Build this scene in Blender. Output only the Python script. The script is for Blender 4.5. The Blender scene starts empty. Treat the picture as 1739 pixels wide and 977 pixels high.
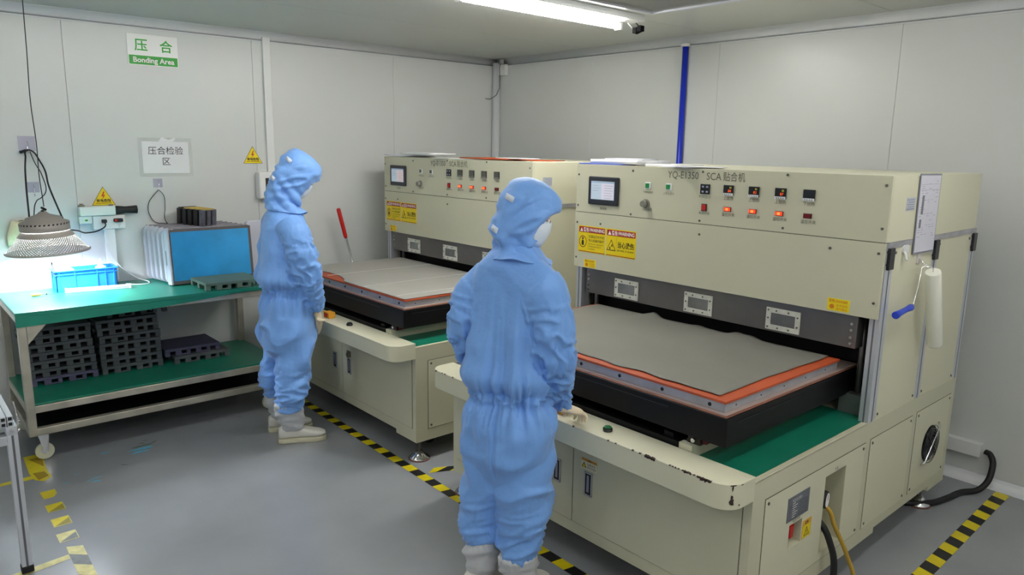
import bpy, bmesh, math, random
import numpy as np
from mathutils import Vector, Matrix, noise
random.seed(7)
PI = math.pi
C = bpy.context.scene.collection
S = bpy.context.scene

# ------------------------------------------------------------------ camera
CAM_H = 1.7
YAW, PITCH, ROLL, FPX = -0.8479, 0.189, 0.0171, 1243.58
cam_d = bpy.data.cameras.new('camera'); cam = bpy.data.objects.new('camera', cam_d); C.objects.link(cam)
fw = Vector((math.sin(YAW)*math.cos(PITCH), math.cos(YAW)*math.cos(PITCH), -math.sin(PITCH)))
rt = Vector((math.cos(YAW), -math.sin(YAW), 0)); up = rt.cross(fw)
rt2 = math.cos(ROLL)*rt + math.sin(ROLL)*up; up2 = -math.sin(ROLL)*rt + math.cos(ROLL)*up
M = Matrix((rt2, up2, -fw)).transposed().to_4x4(); M.translation = Vector((0, 0, CAM_H))
cam.matrix_world = M
cam_d.sensor_width = 36; cam_d.lens = 36*FPX/1739; cam_d.clip_start = .02
S.camera = cam

# ------------------------------------------------------------------ world, exposure
w = bpy.data.worlds.new('world'); S.world = w; w.use_nodes = True
w.node_tree.nodes['Background'].inputs[0].default_value = (.8, .85, .9, 1)
w.node_tree.nodes['Background'].inputs[1].default_value = .05
S.view_settings.view_transform = 'Standard'; S.view_settings.look = 'None'
S.view_settings.gamma = 1; S.view_settings.use_curve_mapping = False
S.view_settings.exposure = 1.17
TUBE = 21.0       # emission of the ceiling tubes

# ------------------------------------------------------------------ materials
def lin(c): return tuple(((v/255)/12.92 if v/255 <= .04045 else ((v/255+.055)/1.055)**2.4) for v in c)
MATS = {}
def mat(name, rgb, rough=.5, metal=0, spec=.5, bump=0, bscale=80, mottle=0, mscale=6, emit=0, alpha=1, aniso=None, sheen=0, coat=0, trans=0):
    if name in MATS: return MATS[name]
    m = bpy.data.materials.new(name); m.use_nodes = True; nt = m.node_tree; b = nt.nodes['Principled BSDF']
    c = lin(rgb) + (1,)
    b.inputs['Base Color'].default_value = c; b.inputs['Roughness'].default_value = rough
    b.inputs['Metallic'].default_value = metal; b.inputs['Specular IOR Level'].default_value = spec
    if sheen: b.inputs['Sheen Weight'].default_value = sheen
    if coat: b.inputs['Coat Weight'].default_value = coat; b.inputs['Coat Roughness'].default_value = .1
    if trans: b.inputs['Transmission Weight'].default_value = trans
    if emit: b.inputs['Emission Color'].default_value = c; b.inputs['Emission Strength'].default_value = emit
    if alpha < 1: b.inputs['Alpha'].default_value = alpha
    tc = None
    if bump or mottle:
        tc = nt.nodes.new('ShaderNodeTexCoord'); mp = nt.nodes.new('ShaderNodeMapping')
        nt.links.new(tc.outputs['Object'], mp.inputs[0])
        if aniso: mp.inputs['Scale'].default_value = aniso
    if mottle:
        n = nt.nodes.new('ShaderNodeTexNoise'); n.inputs['Scale'].default_value = mscale; n.inputs['Detail'].default_value = 6
        nt.links.new(mp.outputs[0], n.inputs['Vector'])
        r = nt.nodes.new('ShaderNodeValToRGB'); e = r.color_ramp.elements
        e[0].position = .3; e[1].position = .7
        e[0].color = tuple(v*(1-mottle) for v in c[:3]) + (1,); e[1].color = tuple(min(1, v*(1+mottle*.6)) for v in c[:3]) + (1,)
        nt.links.new(n.outputs[0], r.inputs[0]); nt.links.new(r.outputs[0], b.inputs['Base Color'])
    if bump:
        n = nt.nodes.new('ShaderNodeTexNoise'); n.inputs['Scale'].default_value = bscale; n.inputs['Detail'].default_value = 4
        nt.links.new(mp.outputs[0], n.inputs['Vector'])
        bp = nt.nodes.new('ShaderNodeBump'); bp.inputs['Strength'].default_value = bump; bp.inputs['Distance'].default_value = .01
        nt.links.new(n.outputs[0], bp.inputs['Height']); nt.links.new(bp.outputs[0], b.inputs['Normal'])
    MATS[name] = m; return m

WALL = mat('wall_steel', (209, 212, 211), .33, bump=.03, bscale=3)
CEIL = mat('ceiling_steel', (196, 199, 194), .38, bump=.03, bscale=3)
WHITE = mat('white_plastic', (226, 228, 228), .4)
TRIM = mat('white_trim', (215, 218, 222), .3)
FLOOR = mat('floor_epoxy', (150, 153, 158), .2, bump=.05, bscale=14, mottle=.1, mscale=2.2)
CREAM = mat('cream_paint', (204, 202, 177), .36, bump=.025, bscale=160, mottle=.03, mscale=3)
CREAM2 = mat('cream_paint_light', (214, 212, 187), .4, bump=.025, bscale=160)
SEAM = mat('seam_dark', (84, 82, 66), .7)
BLACK = mat('black_paint', (9, 9, 12), .45, spec=.3, mottle=.2, mscale=4)
DARK = mat('dark_void', (18, 18, 20), .7)
RUBBER = mat('black_rubber', (22, 22, 24), .55)
ALU = mat('aluminium_extrusion', (205, 208, 216), .35, metal=.4, bump=.05, bscale=60, aniso=(30, 30, 1))
ALUP = mat('aluminium_plate', (188, 188, 194), .45, metal=.6, mottle=.12, mscale=14)
STEEL = mat('brushed_steel', (128, 125, 124), .3, metal=.75, mottle=.2, mscale=4, bump=.02, bscale=40)
CHROME = mat('chrome', (225, 225, 228), .12, metal=1)
SCREW = mat('screw_steel', (110, 108, 100), .35, metal=.8)
GREENMAT = mat('green_mat', (20, 118, 94), .36, mottle=.08, mscale=5)
GREEN2 = mat('green_top', (28, 128, 108), .36, mottle=.12, mscale=5)
ORANGE = mat('orange_silicone', (180, 78, 40), .55, mottle=.1, mscale=9)
COPPER = mat('copper_rim', (168, 112, 92), .4, metal=.4, mottle=.25, mscale=14)
CLOTH = mat('grey_cloth', (120, 119, 112), .62, bump=.12, bscale=220, mottle=.07, mscale=3)
CLOTH1 = mat('grey_cloth_pale', (164, 162, 156), .6, bump=.1, bscale=220, mottle=.04, mscale=3)
PAPER = mat('paper', (232, 233, 236), .7)
PAPERGREY = mat('paper_tint', (214, 214, 226), .6)
TEXTD = mat('print_dark', (38, 38, 36), .7)
TEXTG = mat('print_grey', (98, 96, 82), .7)
TEXTW = mat('print_white', (244, 240, 240), .6)
RED = mat('sign_red', (172, 28, 26), .4)
YEL = mat('sign_yellow', (240, 214, 8), .35)
SGREEN = mat('sign_green', (20, 164, 40), .4)
TYEL = mat('tape_yellow', (226, 206, 20), .4, mottle=.08, mscale=20)
TBLK = mat('tape_black', (26, 26, 28), .45)
TOLD = mat('tape_worn', (206, 196, 120), .5, mottle=.25, mscale=30)
TGREY = mat('tape_worn_black', (96, 98, 96), .5, mottle=.3, mscale=30)
BLUEPIPE = mat('blue_paint', (22, 48, 190), .3)
CHIP = mat('paint_chip', (52, 34, 28), .7)
REDP = mat('red_plastic', (196, 26, 22), .35)
REDLIT = mat('red_lamp', (255, 60, 30), .3, emit=.45)
REDHOT = mat('red_lamp_core', (255, 130, 60), .3, emit=.8)
GRNLIT = mat('green_lamp', (26, 120, 60), .3, emit=.12)
SCRN = mat('lcd_screen', (176, 192, 206), .15, emit=.16)
SCRNB = mat('lcd_blue_bar', (150, 168, 190), .15, emit=.14)
LEDR = mat('digits_red', (255, 90, 30), .3, emit=.35)
LEDY = mat('digits_green', (190, 190, 60), .3, emit=.2)
PLAST = mat('meter_black', (34, 34, 38), .25)
GREYP = mat('grey_knob', (134, 132, 122), .4)
PALLET = mat('pallet_grey', (80, 86, 90), .6, mottle=.15, mscale=12)
PALGREEN = mat('pallet_green', (92, 116, 106), .6, mottle=.1, mscale=12)
PALPURP = mat('pallet_violet', (82, 80, 108), .6, mottle=.1, mscale=12)
TRAY = mat('tray_grey', (196, 198, 212), .45)
TRAYDK = mat('tray_edge_dark', (92, 84, 84), .6, mottle=.1, mscale=30)
FILM = mat('blue_film', (44, 150, 214), .3, mottle=.35, mscale=3.2, spec=.6)
CRATE = mat('crate_blue', (40, 130, 226), .35)
LAMPM = mat('lamp_grey', (162, 156, 150), .5, metal=.2)
GLOVE = mat('latex_glove', (232, 214, 184), .55, bump=.2, bscale=90)
SKIN = mat('skin', (196, 140, 112), .5)
MASKM = mat('mask_white', (225, 235, 245), .7, bump=.1, bscale=120)
BOOTM = mat('boot_fabric', (208, 210, 214), .75, bump=.15, bscale=90)
SHOEM = mat('shoe_white', (226, 224, 216), .5)
SOLE = mat('shoe_sole', (206, 202, 176), .6)
HAIR = mat('eyebrow', (28, 22, 20), .7)
WOOD = mat('screwdriver_amber', (200, 130, 60), .3)
HOSEY = mat('amber_hose', (196, 160, 60), .25)
FOAM = mat('yellow_foam', (226, 206, 140), .9)
ESTOPY = mat('estop_box', (226, 160, 40), .45)
CLEAR = mat('clear_sleeve', (232, 236, 234), .12, alpha=.14)
CLEARP = mat('clear_plastic', (205, 208, 216), .2, alpha=.55)
LED = mat('led_tube', (255, 252, 246), .4, emit=TUBE)
ALUR = mat('worn_steel_tube', (186, 182, 168), .4, metal=.55, mottle=.22, mscale=9)

# suit fabric: pale blue with the fine conductive thread stripe
def suit():
    m = bpy.data.materials.new('suit_blue'); m.use_nodes = True; nt = m.node_tree; b = nt.nodes['Principled BSDF']
    b.inputs['Roughness'].default_value = .5; b.inputs['Sheen Weight'].default_value = .25; b.inputs['Specular IOR Level'].default_value = .35
    tc = nt.nodes.new('ShaderNodeTexCoord')
    at = nt.nodes.new('ShaderNodeAttribute'); at.attribute_name = 'thread'
    mu = nt.nodes.new('ShaderNodeMath'); mu.operation = 'MULTIPLY'; mu.inputs[1].default_value = 1250; nt.links.new(at.outputs['Fac'], mu.inputs[0])
    wv = nt.nodes.new('ShaderNodeMath'); wv.operation = 'SINE'; nt.links.new(mu.outputs[0], wv.inputs[0])
    ad = nt.nodes.new('ShaderNodeMath'); ad.operation = 'MULTIPLY_ADD'; ad.inputs[1].default_value = .5; ad.inputs[2].default_value = .5; nt.links.new(wv.outputs[0], ad.inputs[0])
    r = nt.nodes.new('ShaderNodeValToRGB'); e = r.color_ramp.elements
    e[0].position = .0; e[0].color = lin((100, 152, 228)) + (1,); e[1].position = .35; e[1].color = lin((122, 172, 242)) + (1,)
    nt.links.new(ad.outputs[0], r.inputs[0])
    n = nt.nodes.new('ShaderNodeTexNoise'); n.inputs['Scale'].default_value = 5; nt.links.new(tc.outputs['Object'], n.inputs['Vector'])
    mx = nt.nodes.new('ShaderNodeMix'); mx.data_type = 'RGBA'; mx.inputs[7].default_value = lin((124, 174, 242)) + (1,)
    nt.links.new(n.outputs[0], mx.inputs[0]); nt.links.new(r.outputs[0], mx.inputs[6]); nt.links.new(mx.outputs[2], b.inputs['Base Color'])
    n2 = nt.nodes.new('ShaderNodeTexNoise'); n2.inputs['Scale'].default_value = 26; n2.inputs['Detail'].default_value = 5
    nt.links.new(tc.outputs['Object'], n2.inputs['Vector'])
    bp = nt.nodes.new('ShaderNodeBump'); bp.inputs['Strength'].default_value = .35; bp.inputs['Distance'].default_value = .012
    nt.links.new(n2.outputs[0], bp.inputs['Height']); nt.links.new(bp.outputs[0], b.inputs['Normal'])
    return m
SUIT = suit()

def holes_mat(name, rgb, scale, size):
    # perforated sheet metal: round holes cut through by a regular hexagonal dot grid on the cone's UV map
    m = bpy.data.materials.new(name); m.use_nodes = True; nt = m.node_tree; b = nt.nodes['Principled BSDF']
    b.inputs['Base Color'].default_value = lin(rgb) + (1,); b.inputs['Metallic'].default_value = .3; b.inputs['Roughness'].default_value = .5
    tc = nt.nodes.new('ShaderNodeTexCoord'); v = nt.nodes.new('ShaderNodeTexVoronoi'); v.voronoi_dimensions = '2D'
    v.inputs['Scale'].default_value = scale; v.inputs['Randomness'].default_value = 0
    nt.links.new(tc.outputs['UV'], v.inputs['Vector'])
    g = nt.nodes.new('ShaderNodeMath'); g.operation = 'GREATER_THAN'; g.inputs[1].default_value = size
    nt.links.new(v.outputs['Distance'], g.inputs[0]); nt.links.new(g.outputs[0], b.inputs['Alpha'])
    return m
PERF = holes_mat('perforated_metal', (158, 150, 142), 1, .26)
FILTERM = holes_mat('filter_mesh', (150, 152, 150), 1, .3)

# ------------------------------------------------------------------ mesh helpers
class MB:
    def __init__(s): s.bm = bmesh.new(); s.mats = []; s.uv = None
    def mi(s, m):
        if m not in s.mats: s.mats.append(m)
        return s.mats.index(m)
    def face(s, vs, m=None, smooth=False):
        try: f = s.bm.faces.new(vs)
        except ValueError: return None
        f.material_index = s.mi(m) if m else 0; f.smooth = smooth; return f
    def box(s, x0, x1, y0, y1, z0, z1, m=None):
        v = [s.bm.verts.new(p) for p in ((x0,y0,z0),(x1,y0,z0),(x1,y1,z0),(x0,y1,z0),(x0,y0,z1),(x1,y0,z1),(x1,y1,z1),(x0,y1,z1))]
        for q in ((3,2,1,0),(4,5,6,7),(0,1,5,4),(1,2,6,5),(2,3,7,6),(3,0,4,7)): s.face([v[i] for i in q], m)
        return s
    def prism(s, pts, axis, a, b, m=None, smooth=False):
        # pts: polygon in the two other axes (x,y)->axis z ; (y,z)->axis x ; (x,z)->axis y
        def P(p, t): return {'z': (p[0], p[1], t), 'x': (t, p[0], p[1]), 'y': (p[0], t, p[1])}[axis]
        A = [s.bm.verts.new(P(p, a)) for p in pts]; B = [s.bm.verts.new(P(p, b)) for p in pts]
        n = len(pts)
        s.face(A[::-1], m); s.face(B, m)
        for i in range(n): s.face([A[i], A[(i+1) % n], B[(i+1) % n], B[i]], m, smooth)
        return s
    def tube(s, pts, r, m=None, seg=8, cap=True, radii=None):
        pts = [Vector(p) for p in pts]; rings = []; prev = None
        for i, p in enumerate(pts):
            t = (pts[min(i+1, len(pts)-1)] - pts[max(i-1, 0)]).normalized()
            if prev is None:
                a = t.orthogonal().normalized()
            else:
                a = (prev - t*prev.dot(t)).normalized()
            prev = a; b = t.cross(a); rr = radii[i] if radii else r
            rings.append([s.bm.verts.new(p + rr*(math.cos(k*2*PI/seg)*a + math.sin(k*2*PI/seg)*b)) for k in range(seg)])
        for i in range(len(rings)-1):
            for k in range(seg): s.face([rings[i][k], rings[i][(k+1) % seg], rings[i+1][(k+1) % seg], rings[i+1][k]], m, True)
        if cap: s.face(rings[0][::-1], m); s.face(rings[-1], m)
        return s
    def cyl(s, p0, p1, r, m=None, seg=16, r1=None): return s.tube([p0, p1], r, m, seg, True, [r, r if r1 is None else r1])
    def lathe(s, prof, c, m=None, seg=32, uvs=None, cap=False):
        rings = []
        for (r, z) in prof: rings.append([s.bm.verts.new((c[0]+r*math.cos(k*2*PI/seg), c[1]+r*math.sin(k*2*PI/seg), c[2]+z)) for k in range(seg)])
        if uvs and s.uv is None: s.uv = s.bm.loops.layers.uv.new('UVMap')
        for i in range(len(rings)-1):
            for k in range(seg):
                f = s.face([rings[i][k], rings[i][(k+1) % seg], rings[i+1][(k+1) % seg], rings[i+1][k]], m, True)
                if uvs and f:
                    for l, (uu, vv) in zip(f.loops, ((k, i), (k+1, i), (k+1, i+1), (k, i+1))):
                        a_, b_ = uu/seg*uvs[0], uvs[1]*vv/(len(rings)-1); l[s.uv].uv = ((a_+b_)*.7071, (a_-b_)*.7071)
        if cap: s.face(rings[0][::-1], m); s.face(rings[-1], m)
        return s
    def loft(s, rings, m=None, smooth=True):
        R = [[s.bm.verts.new(p) for p in r] for r in rings]; n = len(R[0])
        for i in range(len(R)-1):
            for k in range(n): s.face([R[i][k], R[i][(k+1) % n], R[i+1][(k+1) % n], R[i+1][k]], m, smooth)
        s.face(R[0][::-1], m, smooth); s.face(R[-1], m, smooth)
        return s
    def quad(s, a, b, c, d, m=None): return s.face([s.bm.verts.new(p) for p in (a, b, c, d)], m)
    def poly(s, pts, m=None): return s.face([s.bm.verts.new(p) for p in pts], m)

def obj(name, mb, m=None, parent=None, bevel=0, seg=2, smooth=False, loc=None, label=None, kind=None):
    me = bpy.data.meshes.new(name)
    bmesh.ops.recalc_face_normals(mb.bm, faces=mb.bm.faces)
    mb.bm.to_mesh(me); mb.bm.free()
    if mb.mats:
        for q in mb.mats: me.materials.append(q)
    elif m: me.materials.append(m)
    if smooth:
        for p in me.polygons: p.use_smooth = True
    o = bpy.data.objects.new(name, me); C.objects.link(o)
    if parent: o.parent = parent
    if loc: o.location = loc
    if bevel:
        b = o.modifiers.new('bevel', 'BEVEL'); b.width = bevel; b.segments = seg; b.limit_method = 'ANGLE'; b.angle_limit = .9
    if label: o['label'] = label
    if kind: o['kind'] = kind
    return o
def B(*a, m=None): return MB().box(*a, m=m)
def thing(name, label, cat, loc=(0, 0, 0), group=None, rz=0):
    o = bpy.data.objects.new(name, None); C.objects.link(o); o.empty_display_size = .1
    o.location = loc; o.rotation_euler = (0, 0, rz); o['label'] = label; o['category'] = cat
    if group: o['group'] = group
    return o
def tag(o, label, cat, group=None):
    o['label'] = label; o['category'] = cat
    if group: o['group'] = group
    return o
def struct(name, mb, m=None, parent=None, **k): return obj(name, mb, m, parent, kind='structure', **k)

# text as thin printed mesh on a plane given by origin, right vector, up vector
def text_into(mb, txt, size, org, right, upv, m, align='LEFT', squeeze=1, bold=0, off=.0006):
    cu = bpy.data.curves.new('lettering', 'FONT'); cu.body = txt; cu.size = size; cu.align_x = align; cu.resolution_u = 3
    cu.offset = bold
    t = bpy.data.objects.new('lettering', cu); C.objects.link(t)
    me = bpy.data.meshes.new_from_object(t.evaluated_get(bpy.context.evaluated_depsgraph_get()))
    right = Vector(right).normalized(); upv = Vector(upv).normalized(); nrm = right.cross(upv); org = Vector(org)
    vs = [mb.bm.verts.new(org + right*v.co.x*squeeze + upv*v.co.y + nrm*off) for v in me.vertices]
    for p in me.polygons: mb.face([vs[i] for i in p.vertices], m)
    bpy.data.objects.remove(t); bpy.data.curves.remove(cu); bpy.data.meshes.remove(me)

# ------------------------------------------------------------------ the room
XW, YW, ZC = -5.08, 4.2585, 2.443
XE, YS = 1.4, -2.4
def panel_wall(name, axis, pos, lo, hi, seams, out):
    # a wall of sandwich panels: backing slab + one object per panel, hairline joints between them
    if axis == 'x': bk = B(pos-.10, pos-.05, lo, hi, 0, ZC)
    else: bk = B(lo, hi, pos+.05, pos+.10, 0, ZC)
    w_ = struct(name, bk, mat('wall_core', (190, 192, 190), .8))
    ed = [lo] + seams + [hi]
    for a, b in zip(ed[:-1], ed[1:]):
        p = MB()
        if axis == 'x': p.box(pos-.05, pos, a+.0006, b-.0006, 0, ZC)
        else: p.box(a+.0006, b-.0006, pos, pos+.05, 0, ZC)
        obj('wall_panel', p, WALL, w_, bevel=.002)
    return w_
panel_wall('wall_left', 'x', XW, YS, YW, [-1.28, -.16, .96, 2.083, 3.205], 1)
panel_wall('wall_right', 'y', YW, XW, XE, [-3.95, -2.836, -1.712, -.59, .53], 1)
struct('wall_back', B(XW, XE, YS-.1, YS, 0, ZC), WALL)
struct('wall_front', B(XE, XE+.1, YS, YW, 0, ZC), WALL)
struct('floor', B(XW-.1, XE+.1, YS-.1, YW+.1, -.1, 0), FLOOR)
ce = struct('ceiling', B(XW-.1, XE+.1, YS-.1, YW+.1, ZC+.05, ZC+.1), CEIL)
xs = [XW, -3.99, -2.87, -1.75, -.63, .49, XE]
for a, b in zip(xs[:-1], xs[1:]): obj('ceiling_panel', B(a+.0006, b-.0006, YS, YW, ZC, ZC+.05), CEIL, ce, bevel=.003)
def cove(r, n=6): return [(0, 0)] + [(r - r*math.sin(t*PI/2/n), r - r*math.cos(t*PI/2/n)) for t in range(n+1)]
# rounded coving along ceiling and floor edges (concave quarter rounds)
c = cove(.055)
struct('trim_1', MB().prism([(XW+p[0], ZC-p[1]) for p in c], 'y', YS, YW, smooth=True), TRIM)
struct('trim_2', MB().prism([(YW-p[0], ZC-p[1]) for p in c], 'x', XW, XE, smooth=True), TRIM)
c = cove(.05)
struct('baseboard_left', MB().prism([(XW+p[0], p[1]) for p in c], 'y', YS, YW, smooth=True), TRIM)
struct('baseboard_right', MB().prism([(YW-p[0], p[1]) for p in c], 'x', XW, XE, smooth=True), TRIM)
struct('trim_3', MB().cyl((XW+.035, YW-.03, 0), (XW+.035, YW-.03, ZC-.03), .034, seg=20), TRIM)
# thin seam lines of the trims where the coving meets the wall
struct('trim_4', MB().box(XW+.002, XW+.006, YS, YW, ZC-.062, ZC-.054).box(XW, XE, YW-.006, YW-.002, ZC-.062, ZC-.054), TRIM)

# ceiling lights
def tube_light(x, y0, y1, lab, vis=True, zz=ZC):
    t = thing('tube_light', lab, 'light', (x, (y0+y1)/2, zz), 'ceiling tube lights')
    h = (y1-y0)/2
    obj('housing', MB().prism([(-.03, 0), (.03, 0), (.024, -.022), (-.024, -.022)], 'y', -h, h), WHITE, t)
    obj('diffuser', MB().cyl((0, -h+.015, -.036), (0, h-.015, -.036), .0155, seg=16), LED, t)
    for q in (-h, h-.018): obj('end_cap', B(-.024, .024, q, q+.018, -.056, 0), WHITE, t, bevel=.002)
    return t
tube_light(-2.985, 2.25, 3.44, 'lit white tube light hanging lowest on the ceiling beside the small black sensor')
# flat batten next to it
t = thing('batten_light', 'wide bright batten light on the ceiling with a white end beside the filter grille', 'light', (-2.82, 2.75, ZC))
obj('housing', B(-.05, .05, -.62, .66, -.035, 0), WHITE, t, bevel=.004)
obj('diffuser', B(-.042, .042, -.60, .50, -.048, -.035), LED, t, bevel=.004)
for (x, y0, y1, l) in ((-2.985, .75, 1.95, 'off-frame tube light over the aisle nearer the camera'), (-.55, .3, 1.5, 'off-frame tube light above the right side of the big machine'),
                       (-.55, 2.2, 3.4, 'off-frame tube light behind and right of the big machine'), (-.9, -1.6, -.4, 'off-frame tube light behind the camera on the right'), (-2.985, -1.4, -.2, 'off-frame tube light behind the camera on the left')):
    tube_light(x, y0, y1, l)
for (x, y0, y1, l) in ((.65, .1, 1.3, 'off-frame tube light over the right aisle'), (.65, 1.9, 3.1, 'off-frame tube light in the right rear corner'), (-1.9, -1.6, -.4, 'off-frame tube light straight behind the camera')):  # added fill tubes out of view, to brighten the floor and right side
    tube_light(x, y0, y1, l)
# fan filter grille
t = thing('filter_grille', 'square grey mesh air filter grille in a metal frame on the ceiling', 'vent', (-2.06, 2.73, ZC))
f = MB()
for a in ((-.6, .6, -.6, -.575), (-.6, .6, .575, .6), (-.6, -.575, -.575, .575), (.575, .6, -.575, .575)): f.box(a[0], a[1], a[2], a[3], -.022, 0)
obj('frame', f, ALU, t)
g = MB(); g.uv = g.bm.loops.layers.uv.new('UVMap'); q = g.quad((-.575, -.575, -.012), (.575, -.575, -.012), (.575, .575, -.012), (-.575, .575, -.012))
for l, uvc in zip(q.loops, ((0, 0), (90, 0), (90, 90), (0, 90))): l[g.uv].uv = uvc
obj('mesh_screen', g, FILTERM, t)
obj('filter_backing', B(-.575, .575, -.575, .575, -.004, 0), mat('filter_dark', (120, 120, 118), .8), t)
# small black sensor dangling beside the tube
t = thing('ceiling_sensor', 'small black clip-like device dangling from the ceiling beside the tube light end', 'sensor', (-2.86, 3.46, ZC))
s_ = MB(); s_.box(-.03, .0, -.018, .018, -.082, -.05); s_.box(.004, .03, -.014, .02, -.075, -.042); s_.cyl((-.02, 0, -.07), (.02, .01, -.055), .02, seg=10)
obj('housing', s_, mat('sensor_black', (20, 20, 22), .9, spec=.1), t, bevel=.003)
obj('wire', MB().tube([(-.01, -.03, 0), (-.005, -.02, -.025), (.012, 0, -.05)], .003, seg=6), RUBBER, t)
obj('bracket', MB().tube([(-.05, -.04, -.02), (-.03, -.01, -.06)], .003, seg=6), WHITE, t)

# blue pipe, conduit, breaker box, junction box
tag(obj('blue_pipe', MB().cyl((-3.085, YW-.024, .06), (-3.085, YW-.024, ZC-.055), .02, seg=16), BLUEPIPE), 'vertical blue painted pipe on the right wall behind the machines', 'pipe')
t = thing('pipe_clamp', 'white plastic clip at the top of the blue pipe under the ceiling', 'clip', (-3.085, YW, ZC-.05))
obj('clip_body', MB().lathe([(.02, -.012), (.032, -.01), (.032, .01), (.02, .012)], (0, -.03, 0), seg=14, cap=True), WHITE, t)
tag(obj('cable_conduit', B(XW, XW+.022, 2.153, 2.207, 1.50, ZC-.03), WHITE, bevel=.003), 'white rectangular cable conduit running down the left wall to the breaker box', 'conduit')
t = thing('breaker_box', 'white wall-mounted breaker box with a dark window behind the left worker', 'electrical box', (XW, 2.165, 1.41))
obj('case', B(0, .07, -.10, .10, -.095, .095), WHITE, t, bevel=.012, seg=3)
obj('window', B(.066, .074, -.055, .062, -.04, .052), mat('smoked_window', (74, 62, 56), .15), t, bevel=.004)
bk = MB()
for i in range(5): bk.box(.0735, .079, -.042+i*.018, -.030+i*.018, -.025, .018)
obj('breaker', bk, PLAST, t)
t = thing('junction_box', 'small white junction box high in the corner with a thin dark wire hanging down', 'electrical box', (-4.975, YW, 2.352))
obj('box_body', B(-.05, .05, -.035, 0, -.045, .045), WHITE, t, bevel=.004)
obj('wire', MB().tube([(0.0, -.02, .09), (.012, -.05, .06), (.0, -.055, .02), (.01, -.06, -.06), (.012, -.06, -.15), (-.02, -.07, -.21), (-.07, -.10, -.245), (-.12, -.13, -.235), (-.16, -.15, -.19)], .0032, seg=6), mat('wire_grey', (92, 94, 88), .5), t)
obj('cable_gland', MB().lathe([(.02, 0), (.028, .012), (.02, .03), (.03, .04)], (.0, -.03, .045), seg=12, cap=True), mat('gland', (150, 150, 146), .5), t)

# ------------------------------------------------------------------ signs on the left wall (plane x = XW, right = +y, up = +z)
def wall_sign(name, label, cat, y, z, w_, h_, rot=0):
    t = thing(name, label, cat, (XW+.001, y, z)); t.rotation_euler = (rot, 0, 0); return t
RY, UZ = (0, 1, 0), (0, 0, 1)
t = wall_sign('area_sign', 'green and white sign reading Bonding Area high on the left wall', 'sign', 1.452, 2.256, .3, .19)
obj('board', B(0, .005, -.148, .148, -.094, .094), mat('sign_white', (236, 238, 236), .25), t, bevel=.002)
obj('green_band', B(.005, .0058, -.142, .142, -.088, -.034), SGREEN, t)
tm = MB(); text_into(tm, '压', .078, (.0055, -.108, .0), RY, UZ, SGREEN, bold=.0012); text_into(tm, '合', .078, (.0055, .038, .0), RY, UZ, SGREEN, bold=.0012)
obj('lettering', tm, None, t); tm = MB()
text_into(tm, 'Bonding Area', .044, (.0062, 0, -.075), RY, UZ, TEXTW, 'CENTER', bold=.001)
obj('lettering', tm, None, t)
t = wall_sign('paper_notice', 'white paper notice with four Chinese characters over one, in a clear sleeve', 'notice', 1.485, 1.60, .3, .2)
obj('sleeve', B(0, .0015, -.163, .163, -.122, .122), CLEAR, t)
obj('sheet', B(.0018, .0026, -.142, .142, -.102, .100), PAPER, t)
tm = MB(); text_into(tm, '压合检验', .054, (.003, 0, .022), RY, UZ, TEXTD, 'CENTER')
obj('lettering', tm, None, t); tm = MB(); text_into(tm, '区', .054, (.003, 0, -.046), RY, UZ, TEXTD, 'CENTER')
obj('lettering', tm, None, t)
tp = MB(); tp.poly([(.0035, -.04, .10), (.0035, .05, .10), (.0035, .065, .125), (.0035, .02, .112), (.0035, -.02, .128)], PAPER)
obj('tape_tab', tp, mat('glossy_tape', (245, 248, 248), .1), t)
def hazard_triangle(y, z, s, lab):
    t = wall_sign('hazard_sign', lab, 'sign', y, z, s, s)
    t['group'] = 'electric shock hazard triangles on the left wall'
    h = s*.87
    def tri(k, x): return [(x, -s/2*k, -h/3*k), (x, s/2*k, -h/3*k), (x, 0, h*2/3*k)]
    a = MB(); a.prism([(p[1], p[2]) for p in tri(1.0, 0)], 'x', 0, .002); obj('border', a, mat('triangle_olive', (120, 110, 10), .5), t)
    a = MB(); a.prism([(p[1], p[2]) for p in tri(.93, 0)], 'x', .002, .0026); obj('face', a, YEL, t)
    a = MB()
    k = s
    a.poly([(.003, .02*k, .36*k), (.003, -.09*k, .12*k), (.003, -.01*k, .14*k), (.003, -.05*k, -.02*k), (.003, .08*k, .20*k), (.003, .0*k, .18*k), (.003, .06*k, .34*k)])
    obj('lightning_bolt', a, mat('bolt_red', (206, 60, 30), .5), t)
    a = MB(); text_into(a, '有电危险', s*.155, (.0026, 0, -.13*s), RY, UZ, TEXTD, 'CENTER', bold=.0006); a.box(.0027, .003, -.34*s, .34*s, -.205*s, -.185*s, TEXTD)
    obj('lettering', a, None, t)
hazard_triangle(2.055, 1.60, .136, 'yellow lightning triangle sign beside the white cable conduit near the breaker box')
hazard_triangle(1.103, 1.345, .132, 'yellow lightning triangle sign partly hidden behind the white tool above the table')

def hook(y, z, s, lab):
    t = wall_sign('adhesive_hook', lab, 'hook', y, z, s, s)
    obj('backing_pad', B(0, .0015, -s/2, s/2, -s/2, s/2), mat('hook_pad', (206, 204, 224), .3, alpha=.6), t)
    obj('hook_wire', MB().tube([(.004, 0, .012), (.012, .006, 0), (.014, 0, -.02), (.014, 0, -.04), (.022, 0, -.05), (.028, 0, -.04)], .0018, seg=6), CHROME, t)
    return t
hook(.732, 1.675, .085, 'square translucent adhesive hook carrying black cables above the lamp')
hook(.742, 1.425, .06, 'square translucent adhesive hook half hidden behind the lamp cables')
hook(1.424, 1.437, .056, 'square translucent adhesive hook carrying a thin cable loop below the paper notice')
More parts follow.
